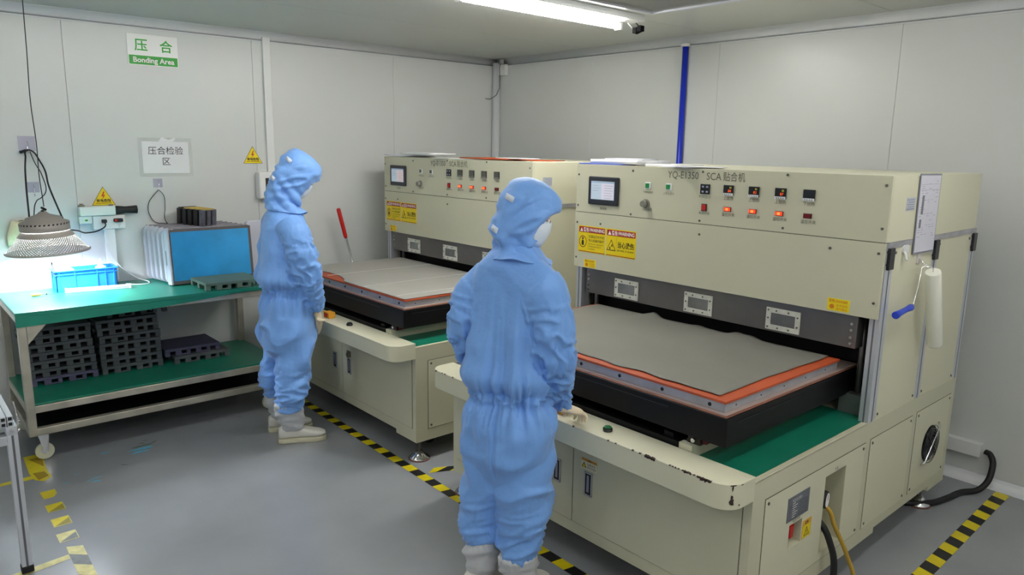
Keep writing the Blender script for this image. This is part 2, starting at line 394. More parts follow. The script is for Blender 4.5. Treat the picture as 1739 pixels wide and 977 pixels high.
# hung cables
def cable(name, pts, r, label, m=RUBBER, cat='cable', smooth=True):
    cu = bpy.data.curves.new(name, 'CURVE'); cu.dimensions = '3D'; sp = cu.splines.new('BEZIER'); sp.bezier_points.add(len(pts)-1)
    for b, p in zip(sp.bezier_points, pts): b.co = p; b.handle_left_type = b.handle_right_type = 'AUTO'
    cu.bevel_depth = r; cu.bevel_resolution = 2; cu.resolution_u = 8
    t = bpy.data.objects.new(name, cu); C.objects.link(t)
    me = bpy.data.meshes.new_from_object(t.evaluated_get(bpy.context.evaluated_depsgraph_get())); bpy.data.objects.remove(t)
    me.materials.clear(); me.materials.append(m)
    for p in me.polygons: p.use_smooth = True
    o = bpy.data.objects.new(name, me); C.objects.link(o)
    if label: tag(o, label, cat)
    return o
cb = cable('hanging_cable', [(XW+.012, 1.424, 1.395), (XW+.012, 1.40, 1.37), (XW+.01, 1.355, 1.30), (XW+.01, 1.365, 1.22), (XW+.01, 1.395, 1.185), (XW+.01, 1.45, 1.175), (XW+.012, 1.475, 1.16)], .0021, 'thin black cable loop hanging below the paper notice')
cable('loop', [(XW+.012, 1.424, 1.395), (XW+.012, 1.45, 1.36), (XW+.01, 1.455, 1.28), (XW+.01, 1.45, 1.20), (XW+.012, 1.47, 1.165)], .0019, None).parent = cb
obj('cable_plug', MB().cyl((XW+.012, 1.455, 1.175), (XW+.015, 1.50, 1.145), .007, seg=8), RUBBER, cb)

# ------------------------------------------------------------------ the lamp over the table
LX, LY, LZ = -4.70, .726, 1.10
lamp = thing('pendant_lamp', 'grey industrial pendant lamp with a wide perforated shade lighting the table', 'lamp', (LX, LY, LZ))
lamp.rotation_euler = (math.radians(2.5), math.radians(1), 0); lamp.scale = (.86, .86, .82)
sh = MB(); sh.lathe([(.230, .0), (.196, .045), (.162, .089), (.128, .134)], (0, 0, 0), seg=64, uvs=(104, 15)); obj('lamp_shade', sh, PERF, lamp)
obj('shade_rim', MB().lathe([(.229, -.006), (.238, -.009), (.240, -.003), (.231, .003)], (0, 0, 0), seg=48), LAMPM, lamp)
obj('collar', MB().lathe([(.137, .136), (.140, .140), (.140, .185), (.134, .19)], (0, 0, 0), seg=48), LAMPM, lamp)
obj('driver_housing', MB().lathe([(.0, .262), (.02, .26), (.035, .245), (.06, .235), (.10, .222), (.104, .205), (.136, .192), (.136, .186), (0.0, .184)], (0, 0, 0), seg=40), LAMPM, lamp)
sl = MB()
for k in range(36):
    a = k*2*PI/36; ca, sa = math.cos(a), math.sin(a)
    vs = [(.1405*math.cos(a+d)*1.0, .1405*math.sin(a+d), z) for d, z in ((-.04, .178), (.04, .178), (.06, .188), (-.02, .188))]
    sl.quad(*vs)
obj('vent_slot', sl, DARK, lamp, kind='stuff')
obj('neck_light_shield', MB().lathe([(.160, .0975), (.132, .1365)], (0, 0, 0), seg=48), LAMPM, lamp)  # added opaque ring over the cone top, stops stray glow on the collar
obj('led_light_shield', MB().lathe([(.118, .112), (.118, .1345)], (0, 0, 0), seg=40), LAMPM, lamp)  # added opaque sleeve, blocks the sideways light of the LED
obj('led_disc', MB().cyl((0, 0, .124), (0, 0, .128), .114, seg=40), mat('led_disc', (235, 245, 255), .4, emit=115), lamp)
obj('hanging_ring', MB().tube([(0, 0, .26), (.008, 0, .275), (0, 0, .29), (-.008, 0, .275), (0, 0, .262)], .003, seg=6), CHROME, lamp)
obj('clamp', MB().box(-.016, .016, -.008, .008, .262, .268).cyl((-.01, 0, .285), (.035, .012, .275), .008, seg=8), RUBBER, lamp)
LT = LZ+.245
cable('lamp_cord', [(LX, LY, LT-.005), (LX+.004, LY-.008, 1.52), (LX-.004, LY-.004, 1.66), (LX, LY-.012, 1.9), (LX+.004, LY-.006, 2.15), (LX, LY, ZC)], .0024, 'thin dark cord hanging the lamp from the ceiling')
cable('lamp_cable', [(LX-.02, LY-.07, LZ+.175), (LX-.08, LY-.06, 1.46), (XW+.03, .715, 1.60), (XW+.02, .722, 1.635), (XW+.02, .745, 1.637), (XW+.04, .78, 1.58), (LX-.10, LY+.05, 1.44), (LX-.03, LY+.05, 1.40), (LX+.01, LY+.07, 1.31), (LX, LY+.085, LZ+.165)], .0046, 'thick black cable looped up from the lamp over the wall hook')
cable('thin_lamp_cable', [(XW+.024, .74, 1.63), (XW+.05, .75, 1.58), (LX-.15, LY+.03, 1.50), (LX-.08, LY+.03, 1.42), (LX-.03, LY-.005, 1.385), (LX-.01, LY-.03, 1.37), (LX-.02, LY-.05, LZ+.18)], .0026, 'thinner black cable hanging between the wall hook and the lamp')
obj('cable_plug', MB().cyl((XW+.02, .722, 1.637), (XW+.03, .69, 1.625), .008, seg=8), RUBBER)
PL2 = Matrix.LocRotScale(lamp.location, lamp.rotation_euler, lamp.scale).inverted()
for nm in ('lamp_cord', 'lamp_cable', 'thin_lamp_cable', 'cable_plug.001'):
    o = bpy.data.objects[nm]; o.parent = lamp; o.matrix_parent_inverse = PL2
    for k_ in ('label', 'category'):
        if k_ in o: del o[k_]

# cream pouch on the wall behind the lamp
pm = MB()
n = 14
rings = []
for i in range(7):
    tt = i/6; zz = 1.09+.14*tt; ww = .085-.03*abs(tt-.4); rings.append([(XW+.02+.018*math.sin(a)*(.4+math.sin(tt*PI)), .650+.02*tt+ww*math.cos(a)*.9, zz+.01*math.sin(3*a)) for a in [k*2*PI/n for k in range(n)]])
pm.loft(rings); tag(obj('hanging_pouch', pm, mat('pouch_cream', (226, 224, 190), .6, bump=.5, bscale=30)), 'crumpled pale yellow pouch hung on the wall behind the lamp', 'pouch')

# outlet trunking above the table
t = thing('power_outlet', 'white double wall socket with plugs under the yellow triangle sign', 'outlet', (XW, 1.115, 1.205))
obj('socket_plate', B(0, .05, -.09, .09, -.042, .042), WHITE, t, bevel=.005)
obj('plug', B(.05, .082, -.045, -.02, .0, .02), RUBBER, t, bevel=.003)
p2 = obj('plug', B(.05, .078, .02, .072, .0, .022), RUBBER, t, bevel=.006)
obj('plug_light', B(.0785, .0795, .024, .036, .004, .018), REDP, p2)
ho = MB()
for (a, b) in ((.045, -.02), (.055, -.02), (.05, -.03)): ho.box(.0502, .0508, a, a+.004, b, b+.007)
obj('socket_hole', ho, mat('hole_grey', (150, 150, 150), .6), t, kind='stuff')
tag(obj('wall_duct', B(XW, XW+.035, 1.085, 1.145, .84, 1.162), WHITE, bevel=.003), 'white vertical duct running from the double socket down behind the table', 'conduit')
t = thing('boxy_tool', 'white box-shaped tool with a black grip hung above the wall socket', 'tool', (XW, 1.05, 1.278))
obj('body', B(.02, .075, -.095, .10, -.028, .028), mat('tool_white', (224, 232, 230), .3), t, bevel=.006)
obj('bracket', MB().box(0, .06, -.10, -.03, -.075, -.03).box(0, .02, -.095, .09, -.03, .0), mat('bracket_clear', (214, 226, 224), .2), t, bevel=.003)
obj('grip', MB().tube([(.048, .10, 0), (.048, .11, 0), (.048, .16, 0), (.048, .205, 0), (.048, .225, 0)], .02, seg=16, radii=[.024, .027, .021, .024, .026]), RUBBER, t)
obj('knob', MB().cyl((.048, -.08, .028), (.048, -.08, .038), .018, seg=14).cyl((.048, -.08, .038), (.048, -.08, .046), .01, seg=12).cyl((.048, .08, .028), (.048, .08, .038), .012, seg=12), GREYP, t)
obj('green_mark', B(.0602, .062, -.07, -.055, -.06, -.05), SGREEN, t)
cable('plug_cable', [(XW+.07, 1.082, 1.212), (XW+.08, 1.085, 1.19), (XW+.08, 1.06, 1.168), (XW+.12, .98, 1.155), (LX-.14, LY+.17, 1.185), (LX-.08, LY+.10, 1.20)], .004, 'black cable running from the left plug of the socket to the lamp')
o = bpy.data.objects['plug_cable']; o.parent = lamp; o.matrix_parent_inverse = PL2
for k_ in ('label', 'category'): del o[k_]
cable('white_cable', [(XW+.056, 1.09, 1.18), (XW+.056, 1.085, 1.12), (XW+.06, 1.10, 1.03), (XW+.06, 1.15, .93), (XW+.10, 1.22, .86), (-4.86, 1.27, .834), (-4.83, 1.21, .834), (-4.85, 1.135, .842)], .0032, 'thin white cable from the socket down onto the green tabletop', WHITE)

# ------------------------------------------------------------------ the rolling table
TX0, TX1, TY0, TY1, TZ = -5.03, -4.375, .50, 1.905, .83
tab = thing('rolling_table', 'steel tube table on castors with green top and green lower shelf', 'table', (TX0, TY0, 0))
W_, L_ = TX1-TX0, TY1-TY0
obj('tabletop', B(-.0, W_+.006, 0, L_, TZ-.022, TZ), GREEN2, tab, bevel=.002)
ap = MB(); ap.prism([(0.0, TZ-.022), (0.0, TZ-.075), (L_*.45, TZ-.062), (L_*.62, TZ-.045), (L_*.8, TZ-.026), (L_*.97, TZ-.022)], 'x', W_+.003, W_+.006)
obj('apron_mat', ap, GREEN2, tab)
r_ = MB(); tb = .04
for (x, y) in ((0, .005), (W_-tb, .005), (0, L_-tb-.005), (W_-tb, L_-tb-.005)):
    obj('leg', B(x, x+tb, y, y+tb, .16, TZ-.023), ALUR, tab, bevel=.004)
for z in (.16, .285):
    for x in (0, W_-tb): obj('rail', B(x+.001, x+tb-.001, tb, L_-tb, z, z+tb), ALUR, tab, bevel=.004)
    for y in (.006, L_-tb-.006): obj('rail', B(tb, W_-tb, y, y+tb-.002, z, z+tb), ALUR, tab, bevel=.004)
for x in (.001, W_-tb): obj('rail', B(x, x+tb-.001, tb, L_-tb, TZ-.062, TZ-.024), ALUR, tab, bevel=.004)
for y in (.006, L_-tb-.006): obj('rail', B(tb, W_-tb, y, y+tb-.002, TZ-.062, TZ-.024), ALUR, tab, bevel=.004)
obj('gusset', MB().prism([(.045, TZ-.07), (.135, TZ-.07), (.045, TZ-.17)], 'x', W_-.004, W_+.001), ALUR, tab)
obj('gusset', MB().prism([(L_-.045, TZ-.026), (L_-.135, TZ-.026), (L_-.045, TZ-.12)], 'x', W_-.004, W_+.001), ALUR, tab)
obj('shelf', B(.004, W_-.006, .01, L_-.01, .326, .336), GREENMAT, tab, bevel=.002)
for (x, y) in ((.04, .06), (W_-.075, .07), (.04, L_-.08), (W_-.075, L_-.08)):
    cst = obj('castor', MB().box(x-.03, x+.03, y-.03, y+.03, .150, .158).prism([(y-.022, .15), (y+.03, .15), (y+.022, .05), (y, .045)], 'x', x-.02, x-.016).prism([(y-.022, .15), (y+.03, .15), (y+.022, .05), (y, .045)], 'x', x+.016, x+.02), CHROME, tab)
    obj('wheel', MB().cyl((x-.013, y+.006, .046), (x+.013, y+.006, .046), .045, seg=28), mat('castor_wheel', (222, 222, 196), .5), cst, bevel=.005)
    obj('wheel_hub', MB().cyl((x-.0145, y+.006, .052), (x+.0145, y+.006, .052), .018, seg=16), CHROME, cst)
obj('shade_board', B(.03, W_-.03, .04, L_-.04, .172, .180), BLACK, tab)  # added black board standing in for the deep shade under the table
# ------------------------------------------------------------------ pallets: small plastic pallet-like trays
def pallet_mesh(w_=.335, d=.27, h=.0455):
    m = MB(); m.box(0, d, 0, w_, h*.62, h)
    feet = [(0, .028), (.062, .082), (.116, .15), (.184, .204), (.238, .272), (.306, .335)]
    for i, (a, b) in enumerate(feet):
        for (x0, x1) in ((0, .03), (d/2-.015, d/2+.015), (d-.03, d)): m.box(x0, x1, a, b, 0, h*.62)
    lo = (.03, .306)
    for (a, b) in ((.082, .116), (.204, .238)): m.box(.0, .006, a, b, 0, h*.18)
    return m
pal = obj('plastic_pallet', pallet_mesh(), PALLET, bevel=.0015, seg=1)
me_d = pal.data
me_v = me_d.copy(); me_v.materials.clear(); me_v.materials.append(PALPURP)
me_g = me_d.copy(); me_g.materials.clear(); me_g.materials.append(PALGREEN)
first = True
def put_pallet(x, y, z, label, group, me=me_d, rz=0):
    global first
    if first: o = pal; first = False
    else:
        o = pal.copy(); C.objects.link(o)
    o.data = me
    # front of the pallet faces +x : rotate 180
    o.location = (x, y, z); o.rotation_euler = (0, 0, PI+rz)
    tag(o, label, 'pallet', group)
ords = ['lowest', 'second from the bottom', 'third from the bottom', 'fourth from the bottom', 'fifth from the bottom', 'sixth from the bottom', 'topmost']
for i in range(7):
    put_pallet(-4.690+random.uniform(-.008, .008), .916+(.0 if i < 1 else -.004*i)+random.uniform(-.004, .004), .337+i*.0475, 'dark plastic pallet, %s of the left stack on the lower shelf' % ords[i], 'pallets in the left stack', me_v if i == 0 else me_d)
ords[6] = 'seventh from the bottom'
for i in range(8):
    dy = [.0, -.004, -.006, -.008, -.004, -.012, -.018, .052][i]
    lb = 'dark plastic pallet, %s of the middle stack on the lower shelf' % ords[i] if i < 7 else 'dark plastic pallet on top of the middle stack, jutting out to its right'
    put_pallet(-4.690+random.uniform(-.008, .008)-(.02 if i == 7 else 0), 1.272+dy, .337+i*.0475, lb, 'pallets in the middle stack')
put_pallet(-4.665, 1.668, .337, 'dark plastic pallet lying on the lower shelf right of the stacks, under the violet one', 'low pallets right of the stacks')
put_pallet(-4.695, 1.622, .3840, 'violet-grey plastic pallet lying on another one, right of the stacks', 'low pallets right of the stacks', me_v)
put_pallet(-4.388, 1.79, TZ+.001, 'green-grey plastic pallet on the tabletop in front of the blue film tray', 'pallets', me_g)

# ------------------------------------------------------------------ trays standing on the table
def rrect(w_, h_, r, n=5, corners=(1, 1, 1, 1)):
    pts = []
    for i, (cx, cz, a0) in enumerate(((w_-r, r, -PI/2), (w_-r, h_-r, 0), (r, h_-r, PI/2), (r, r, PI))):
        rr = r if corners[i] else .003
        cx2 = (w_-rr) if i in (0, 1) else rr; cz2 = rr if i in (0, 3) else h_-rr
        for k in range(n+1): a = a0+k*PI/2/n; pts.append((cx2+rr*math.cos(a), cz2+rr*math.sin(a)))
    return pts
TN = 6
for i in range(TN):
    x = -4.70 - i*.062
    y0 = 1.352 - i*.010
    if i == 0: lb = 'frontmost grey plastic tray with blue protective film on its face, standing on the table'
    elif i == TN-1: lb = 'rearmost grey plastic tray of the upright row, nearest the wall'
    else: lb = '%s grey plastic tray behind the blue film tray, standing upright in the row' % ['', 'first', 'second', 'third', 'fourth'][i]
    t = thing('plastic_tray', lb, 'tray', (x, y0, TZ+.004), 'plastic trays standing on the table')
    t.rotation_euler = (0, math.radians(-5), math.radians(1.5))
    wid = .50
    obj('tray_body', MB().prism(rrect(wid, .338, .035, corners=(1, 1, 1, 1)), 'x', -.014, .028), TRAY if i else TRAY, t, bevel=.004)
    obj('tray_flange', MB().prism(rrect(wid+.012, .344, .03), 'x', .024, .030), TRAY, t)
    hm = MB(); hm.prism([(-.022+p[0]*.018, .12+p[1]*.11) for p in rrect(1, 1, .4)], 'y', -.0012, .0008)
    if i == 0:
        # the near tray has a broad, flat side wall with a hand hole
        obj('side_wall', MB().prism([(-.032, .02), (-.025, .0), (.036, .0), (.036, .338), (-.02, .338), (-.032, .32)], 'y', -.008, .012), TRAY, t, bevel=.003)
        hh = MB(); hh.prism([(-.022, .125), (-.014, .118), (-.006, .125), (-.006, .205), (-.014, .212), (-.022, .205)], 'y', -.0095, -.0065)
        obj('hand_hole', hh, mat('hole_shade', (140, 142, 160), .6), t)
        obj('face_frame', B(.031, .036, .0, wid+.012, .0, .338), TRAYDK, t, bevel=.003)
        obj('film', B(.036, .0375, .012, wid-.006, .022, .322), FILM, t)
    obj('top_edge', B(-.030 if i else -.028, .031, .03, wid, .338, .343), TRAYDK, t, bevel=.002)
t = thing('plastic_tray', 'pale grey plastic tray by itself, showing past the right end of the row', 'tray', (-4.86, 1.885, TZ), 'plastic trays standing on the table')
t.rotation_euler = (0, math.radians(-3), math.radians(2))
obj('tray_body', MB().prism(rrect(.26, .355, .03), 'x', 0, .05), TRAY, t, bevel=.004)
obj('tray_flange', MB().prism(rrect(.265, .36, .03), 'x', .042, .048), TRAY, t)
# black cassettes on top of the trays
for i in range(5):
    lb = ['nearest the wall', 'second', 'middle', 'fourth', 'outermost'][i]
    t = thing('black_cassette', 'black upright cassette on the trays, %s of its row' % (lb if i in (0, 4, 2) else lb+' from the wall'), 'cassette', (-5.00+i*.056, 1.50+i*.016, TZ+.347), 'black cassettes standing on the trays')
    t.rotation_euler = (0, math.radians(4), math.radians(14+i*2))
    obj('case', MB().box(0, .036, 0, .14-.008*i, 0, .105), mat('cassette_black', (30, 30, 34), .4) if i < 4 else mat('cassette_silver', (96, 96, 108), .3, mottle=.4, mscale=20), t, bevel=.003)
    obj('top_strip', MB().box(.004, .032, .01, .125-.008*i, .105, .110), mat('cassette_yellow', (206, 176, 84), .6) if i else BLACK, t)
    obj('ridge', MB().box(.037, .041, .02, .03, .01, .1).box(.037, .041, .06, .07, .01, .1), mat('cassette_black', (30, 30, 34), .4), t)

# ------------------------------------------------------------------ crate
cr = thing('blue_crate', 'open blue plastic crate on the table under the lamp', 'crate', (-4.99, .765, TZ))
cr.rotation_euler = (0, 0, math.radians(0))
def taper_wall(m, x0, x1, y0, y1, z0, z1, s=.008): m.box(x0, x1, y0, y1, z0, z1)
cm = MB()
cw, cl, ch, th = .155, .33, .125, .004
cm.box(.01, cw-.01, .01, cl-.01, 0, .005)
for (a, b, c_, d) in ((.006, .010, .006, cl-.006), (cw-.010, cw-.006, .006, cl-.006)): cm.box(a, b, c_, d, 0, ch)
for (a, b, c_, d) in ((.006, cw-.006, .006, .010), (.006, cw-.006, cl-.010, cl-.006)): cm.box(a, b, c_, d, 0, ch)
obj('crate_body', cm, CRATE, cr)
rm = MB()
for z0, z1, e in ((ch-.006, ch, .003), (ch-.026, ch-.022, .0)):
    rm.box(-e, cw+e, -e, .006, z0, z1).box(-e, cw+e, cl-.006, cl+e, z0, z1).box(-e, .006, .006, cl-.006, z0, z1).box(cw-.006, cw+e, .006, cl-.006, z0, z1)
obj('rim', rm, CRATE, cr, bevel=.001)
for y in (.02, .10, .215, .26, .305): obj('rib', B(cw-.006, cw, y, y+.004, 0, ch-.006), CRATE, cr)
for x in (.04, .11): obj('rib', B(x, x+.004, 0, .006, 0, ch-.006), CRATE, cr)
CX, CY = -4.99, .765
t = thing('white_bottle', 'white bottle with a stepped lid standing in the right end of the blue crate', 'bottle', (CX+.075, CY+.255, TZ+.006))
obj('bottle_body', MB().lathe([(.03, 0), (.032, .004), (.032, .105), (.028, .118), (.013, .125)], (0, 0, 0), seg=24, cap=True), WHITE, t)
obj('cap', MB().lathe([(.015, .123), (.015, .148), (.006, .150), (.005, .165)], (0, 0, 0), seg=20, cap=True), WHITE, t)
t = thing('white_carton', 'small white carton full of white strips in the left end of the blue crate', 'carton', (CX+.03, CY+.02, TZ+.006))
obj('carton_body', B(0, .09, 0, .085, 0, .12), PAPER, t)
for k in range(7): obj('white_strip', B(.01+.011*k, .013+.011*k, .01, .03+.05*random.random(), .12, .135+.02*random.random()), PAPER, t)
t = thing('marker_pen', 'dark pen sticking up from the left end of the blue crate', 'pen', (CX+.10, CY+.015, TZ+.02))
obj('barrel', MB().cyl((0, 0, 0), (-.015, -.012, .14), .005, seg=10), RUBBER, t)
obj('tip', MB().cyl((-.015, -.012, .14), (-.0165, -.0135, .155), .005, seg=10, r1=.0015), BLACK, t)
# led bar and screwdriver on the table
t = thing('led_bar', 'clear slim light bar lying on the tabletop in front of the blue crate', 'light bar', (-4.79, .975, TZ), rz=math.radians(-8))
obj('channel', B(-.016, .016, -.165, .165, 0, .008), ALUP, t, bevel=.002)
obj('cover', B(-.015, .015, -.16, .16, .008, .024), CLEARP, t, bevel=.004)
for q in (-.172, .160): obj('end_cap', B(-.018, .018, q, q+.012, 0, .026), mat('bar_end', (196, 198, 204), .3), t, bevel=.003)
t = thing('small_screwdriver', 'small amber-handled screwdriver lying on the bright end of the tabletop', 'screwdriver', (-4.80, .685, TZ), rz=math.radians(5))
obj('handle', MB().tube([(0, -.05, .009), (0, -.045, .009), (0, -.01, .009), (0, .0, .009)], .008, seg=10, radii=[.005, .009, .008, .004]), WOOD, t)
obj('blade', MB().cyl((0, 0, .008), (0, .06, .004), .002, seg=8), CHROME, t)
obj('ferrule', MB().cyl((0, .02, .007), (0, .03, .0065), .0045, seg=8), BLACK, t)

# mop with a red grip leaning in the gap by the left wall
t = thing('mop', 'red-gripped metal mop handle leaning behind the left machine by the wall', 'mop', (-4.93, 2.93, 0))
p0, p1 = Vector((0, 0, .03)), Vector((.0, -.31, 1.235)); pm_ = p0.lerp(p1, .815)
obj('pole', MB().cyl(p0, pm_, .011, seg=12), CHROME, t)
obj('grip', MB().tube([pm_, pm_.lerp(p1, .06), pm_.lerp(p1, .95), p1], .014, seg=12, radii=[.012, .0145, .016, .012]), REDP, t)
obj('mop_head', MB().box(-.05, .05, -.1, .1, 0, .04), mat('mop_cloth', (170, 174, 176), .9), t, bevel=.01)

# ------------------------------------------------------------------ the bonding machines
HW = .8066
def make_machine(kind, loc, label):
    t = thing('laminating_machine', label, 'machine', loc, 'cream laminating machines')
    big = kind == 'near'
    zb, zt, D = .138, .648, 1.82
    # base body, with the service recesses cut into the right side
    b = MB(); b.box(-HW, HW-.12, 0, D, zb, zt-.004)
    segs = [(0, .26, [(zb, zt)]), (.26, .352, [(zb, .318), (.411, zt)]), (.352, .509, [(zb, zt)]), (.509, .675, [(zb, .211), (.520, zt)]), (.675, D, [(zb, zt)])]
    for y0, y1, zz in segs:
        for z0, z1 in zz: b.box(HW-.12, HW, y0, y1, z0, z1)
    obj('base_body', b, CREAM, t)
    for q in (HW-.022, -HW): obj('deck_rim', B(q, q+.022, .0, .83, zt-.004, zt+.003), CREAM, t, bevel=.002)
    for (x0, x1, y0, y1) in ((HW-.2, HW, 0, .30), (-HW, -HW+.2, 0, .30), (HW-.1, HW, .30, 1.016), (HW-.12, HW, 1.62, D), (-HW, -HW+.12, 1.5, D)):
        obj('corner_plate', B(x0, x1, y0+.001, y1, zb-.024, zb), CREAM, t)
    # side access panels
    def seamed(y0, y1, z0, z1, cut=None):
        s2 = MB(); s2.box(HW-.001, HW+.0008, y0-.0025, y1+.0025, z0-.0025, z1+.0025) if not cut else None
        if not cut: obj('panel_gap', s2, SEAM, t)
        p = MB()
        if cut:
            ys = sorted({y0, y1} | {c_ for q in cut for c_ in q[:2]})
            for a, b_ in zip(ys[:-1], ys[1:]):
                hole = [q for q in cut if q[0] <= a and q[1] >= b_]
                if hole: p.box(HW, HW+.002, a, b_, z0, hole[0][2]).box(HW, HW+.002, a, b_, hole[0][3], z1)
                else: p.box(HW, HW+.002, a, b_, z0, z1)
            g = MB(); e = .0025
            g.box(HW-.001, HW+.0012, y0-e, y0, z0-e, z1+e).box(HW-.001, HW+.0012, y1, y1+e, z0-e, z1+e).box(HW-.001, HW+.0012, y0, y1, z1, z1+e).box(HW-.001, HW+.0012, y0, y1, z0-e, z0)
            obj('panel_gap', g, SEAM, t)
        else: p.box(HW, HW+.0025, y0, y1, z0, z1)
        pn = obj('access_panel', p, CREAM2, t)
        for (y, z) in ((y0+.018, z1-.018), (y1-.018, z1-.018), (y0+.018, z0+.018), (y1-.018, z0+.018)):
            obj('screw', MB().cyl((HW+.002, y, z), (HW+.0045, y, z), .006, seg=10), SCREW, pn)
        return pn
    seamed(.081, .836, .180, .566, [(.26, .352, .318, .411), (.509, .675, .211, .520)])
    seamed(.882, 1.307, .180, .569)
    fanp = seamed(1.357, 1.772, .183, .572)
    # fan
    fy, fz = 1.553, .377
    fan = obj('fan', MB().cyl((HW+.001, fy, fz), (HW+.004, fy, fz), .088, seg=36), DARK, t)
    g = MB()
    for r in (.02, .034, .048, .062, .076, .09): g.tube([(HW+.014, fy+r*math.cos(a), fz+r*math.sin(a)) for a in [k*2*PI/28 for k in range(29)]], .0017, seg=5, cap=False)
    obj('guard', g, mat('guard_black', (48, 48, 52), .3, metal=.6), fan)
    for k in range(5):
        a = k*2*PI/5; bl = MB()
        bl.poly([(HW+.006, fy+.02*math.cos(a), fz+.02*math.sin(a)), (HW+.006, fy+.082*math.cos(a-.3), fz+.082*math.sin(a-.3)), (HW+.011, fy+.082*math.cos(a+.5), fz+.082*math.sin(a+.5)), (HW+.009, fy+.02*math.cos(a+.9), fz+.02*math.sin(a+.9))])
        obj('blade', bl, mat('fan_blade', (60, 60, 66), .3), fan)
    s2 = MB(); s2.tube([(HW+.006, fy-.085, fz-.085), (HW+.017, fy-.07, fz-.07), (HW+.017, fy+.07, fz+.07), (HW+.006, fy+.085, fz+.085)], .0042, seg=6)
    obj('strut', s2, CHROME, fan)
    s2 = MB(); s2.tube([(HW+.006, fy-.075, fz+.06), (HW+.017, fy-.06, fz+.05), (HW+.017, fy+.06, fz-.05), (HW+.006, fy+.07, fz-.075)], .0025, seg=6)
    obj('strut', s2, mat('guard_black', (48, 48, 52), .3), fan)
    # nameplate, switch recess, label
    npz = obj('nameplate', B(HW+.002, HW+.0035, .234, .388, .428, .520), mat('plate_grey', (128, 132, 142), .35, metal=.5), t)
    ln = MB(); X_ = HW+.0037
    text_into(ln, 'YQ-E1350', .016, (X_, .262, .498), (0, 1, 0), UZ, TEXTW)
    for i in range(7): ln.box(X_, X_+.0003, .246, .300, .436+i*.0085, .4368+i*.0085, TEXTD); ln.box(X_, X_+.0003, .312, .376, .436+i*.0085, .4368+i*.0085, TEXTD)
    for i in range(7): ln.box(X_, X_+.0003, .268+.0*i, .268+.02+.008*(i % 3), .439+i*.0085, .4412+i*.0085, TEXTW)
    obj('lettering', ln, None, npz)
    sw = obj('rotary_switch', MB().cyl((HW-.10, .300, .37), (HW-.03, .300, .37), .024, seg=20), REDP, t)
    obj('switch_lever', MB().prism([(.288, .345), (.312, .345), (.318, .395), (.282, .395)], 'x', HW-.03, HW-.006), REDP, sw, bevel=.004)
    wl = obj('warning_label', B(HW+.002, HW+.0028, .358, .424, .322, .394), mat('label_amber', (226, 170, 60), .5), t)
    lm = MB(); X_ = HW+.003
    lm.box(X_, X_+.0003, .3615, .4205, .325, .373, YEL)
    lm.poly([(X_+.0004, .371, .330), (X_+.0004, .411, .330), (X_+.0004, .391, .366)], TEXTD); lm.poly([(X_+.0006, .376, .333), (X_+.0006, .406, .333), (X_+.0006, .391, .360)], YEL)
    lm.box(X_+.0007, X_+.001, .3895, .3925, .340, .352, TEXTD); lm.box(X_+.0007, X_+.001, .3895, .3925, .335, .3375, TEXTD)
    text_into(lm, '警告', .013, (X_, .374, .378), (0, 1, 0), UZ, TEXTD, bold=.0004)
    obj('lettering', lm, None, wl)
    tm = MB(); text_into(tm, '电源开关', .014, (HW+.0022, .278, .416), (0, 1, 0), UZ, TEXTG); text_into(tm, '气源', .014, (HW+.0022, .575, .526), (0, 1, 0), UZ, TEXTG)
    obj('side_lettering', tm, None, t)
    # gauge and hoses in the tall recess
    ga = obj('pressure_gauge', MB().cyl((HW-.06, .548, .41), (HW-.005, .556, .41), .034, seg=28).cyl((HW-.08, .545, .41), (HW-.06, .548, .41), .022, seg=16), RUBBER, t, bevel=.004)
    gf = MB(); gf.cyl((HW-.0045, .5565, .41), (HW-.0035, .5567, .41), .027, seg=26, m=TEXTW)
    gf.box(HW-.003, HW-.0028, .5555, .5575, .41, .432, TEXTD)
    obj('dial', gf, None, ga)
    cable('amber_hose', [(HW-.05, .56, .385), (HW-.01, .575, .37), (HW+.012, .60, .30), (HW+.05, .66, .16), (HW+.07, .685, .06), (HW+.055, .68, .018)], .0085, None, HOSEY).parent = t
    cable('black_hose', [(HW-.09, .53, .33), (HW-.03, .535, .33), (HW+.03, .548, .24), (HW+.05, .55, .13), (HW+.045, .54, .05), (HW-.02, .50, .02), (HW-.2, .5, .02)], .013, None, RUBBER).parent = t
    fo = MB()
    for k in range(9):
        fo.lathe([(.0, 0), (.016, .004), (.018, .014), (.008, .026), (0, .028)], (HW-.03-.07*random.random(), .535+.06*random.random(), .2105+.012*random.random()), seg=7)
    obj('yellow_foam_scrap', fo, FOAM, t, smooth=False, kind='stuff')
    # front doors
    for (x0, x1) in ((-.772, .008), (.012, .773)):
        obj('door_gap', B(x0-.0025, x1+.0025, -.0012, .001, .1875, .589), SEAM, t)
        d = obj('door', B(x0, x1, -.004, .001, .19, .589), CREAM, t, bevel=.0012)
        hx = (-.08 if x1 < .1 else .097)
        hl = MB(); hl.box(hx-.021, hx+.021, -.0065, -.004, .332, .432).box(hx-.021, hx-.015, -.0085, -.006, .332, .432).box(hx+.015, hx+.021, -.0085, -.006, .332, .432).box(hx-.02, hx+.02, -.0085, -.006, .332, .338).box(hx-.02, hx+.02, -.0085, -.006, .426, .432)
        h = obj('door_handle', hl, ALUP, d)
        obj('handle_slot', B(hx-.015, hx+.015, -.0072, -.0065, .339, .425), DARK, d)
        obj('handle_lever', B(hx-.007, hx+.006, -.0092, -.0070, .348, .42), mat('lever_grey', (150, 154, 170), .3, metal=.5), d, bevel=.001)
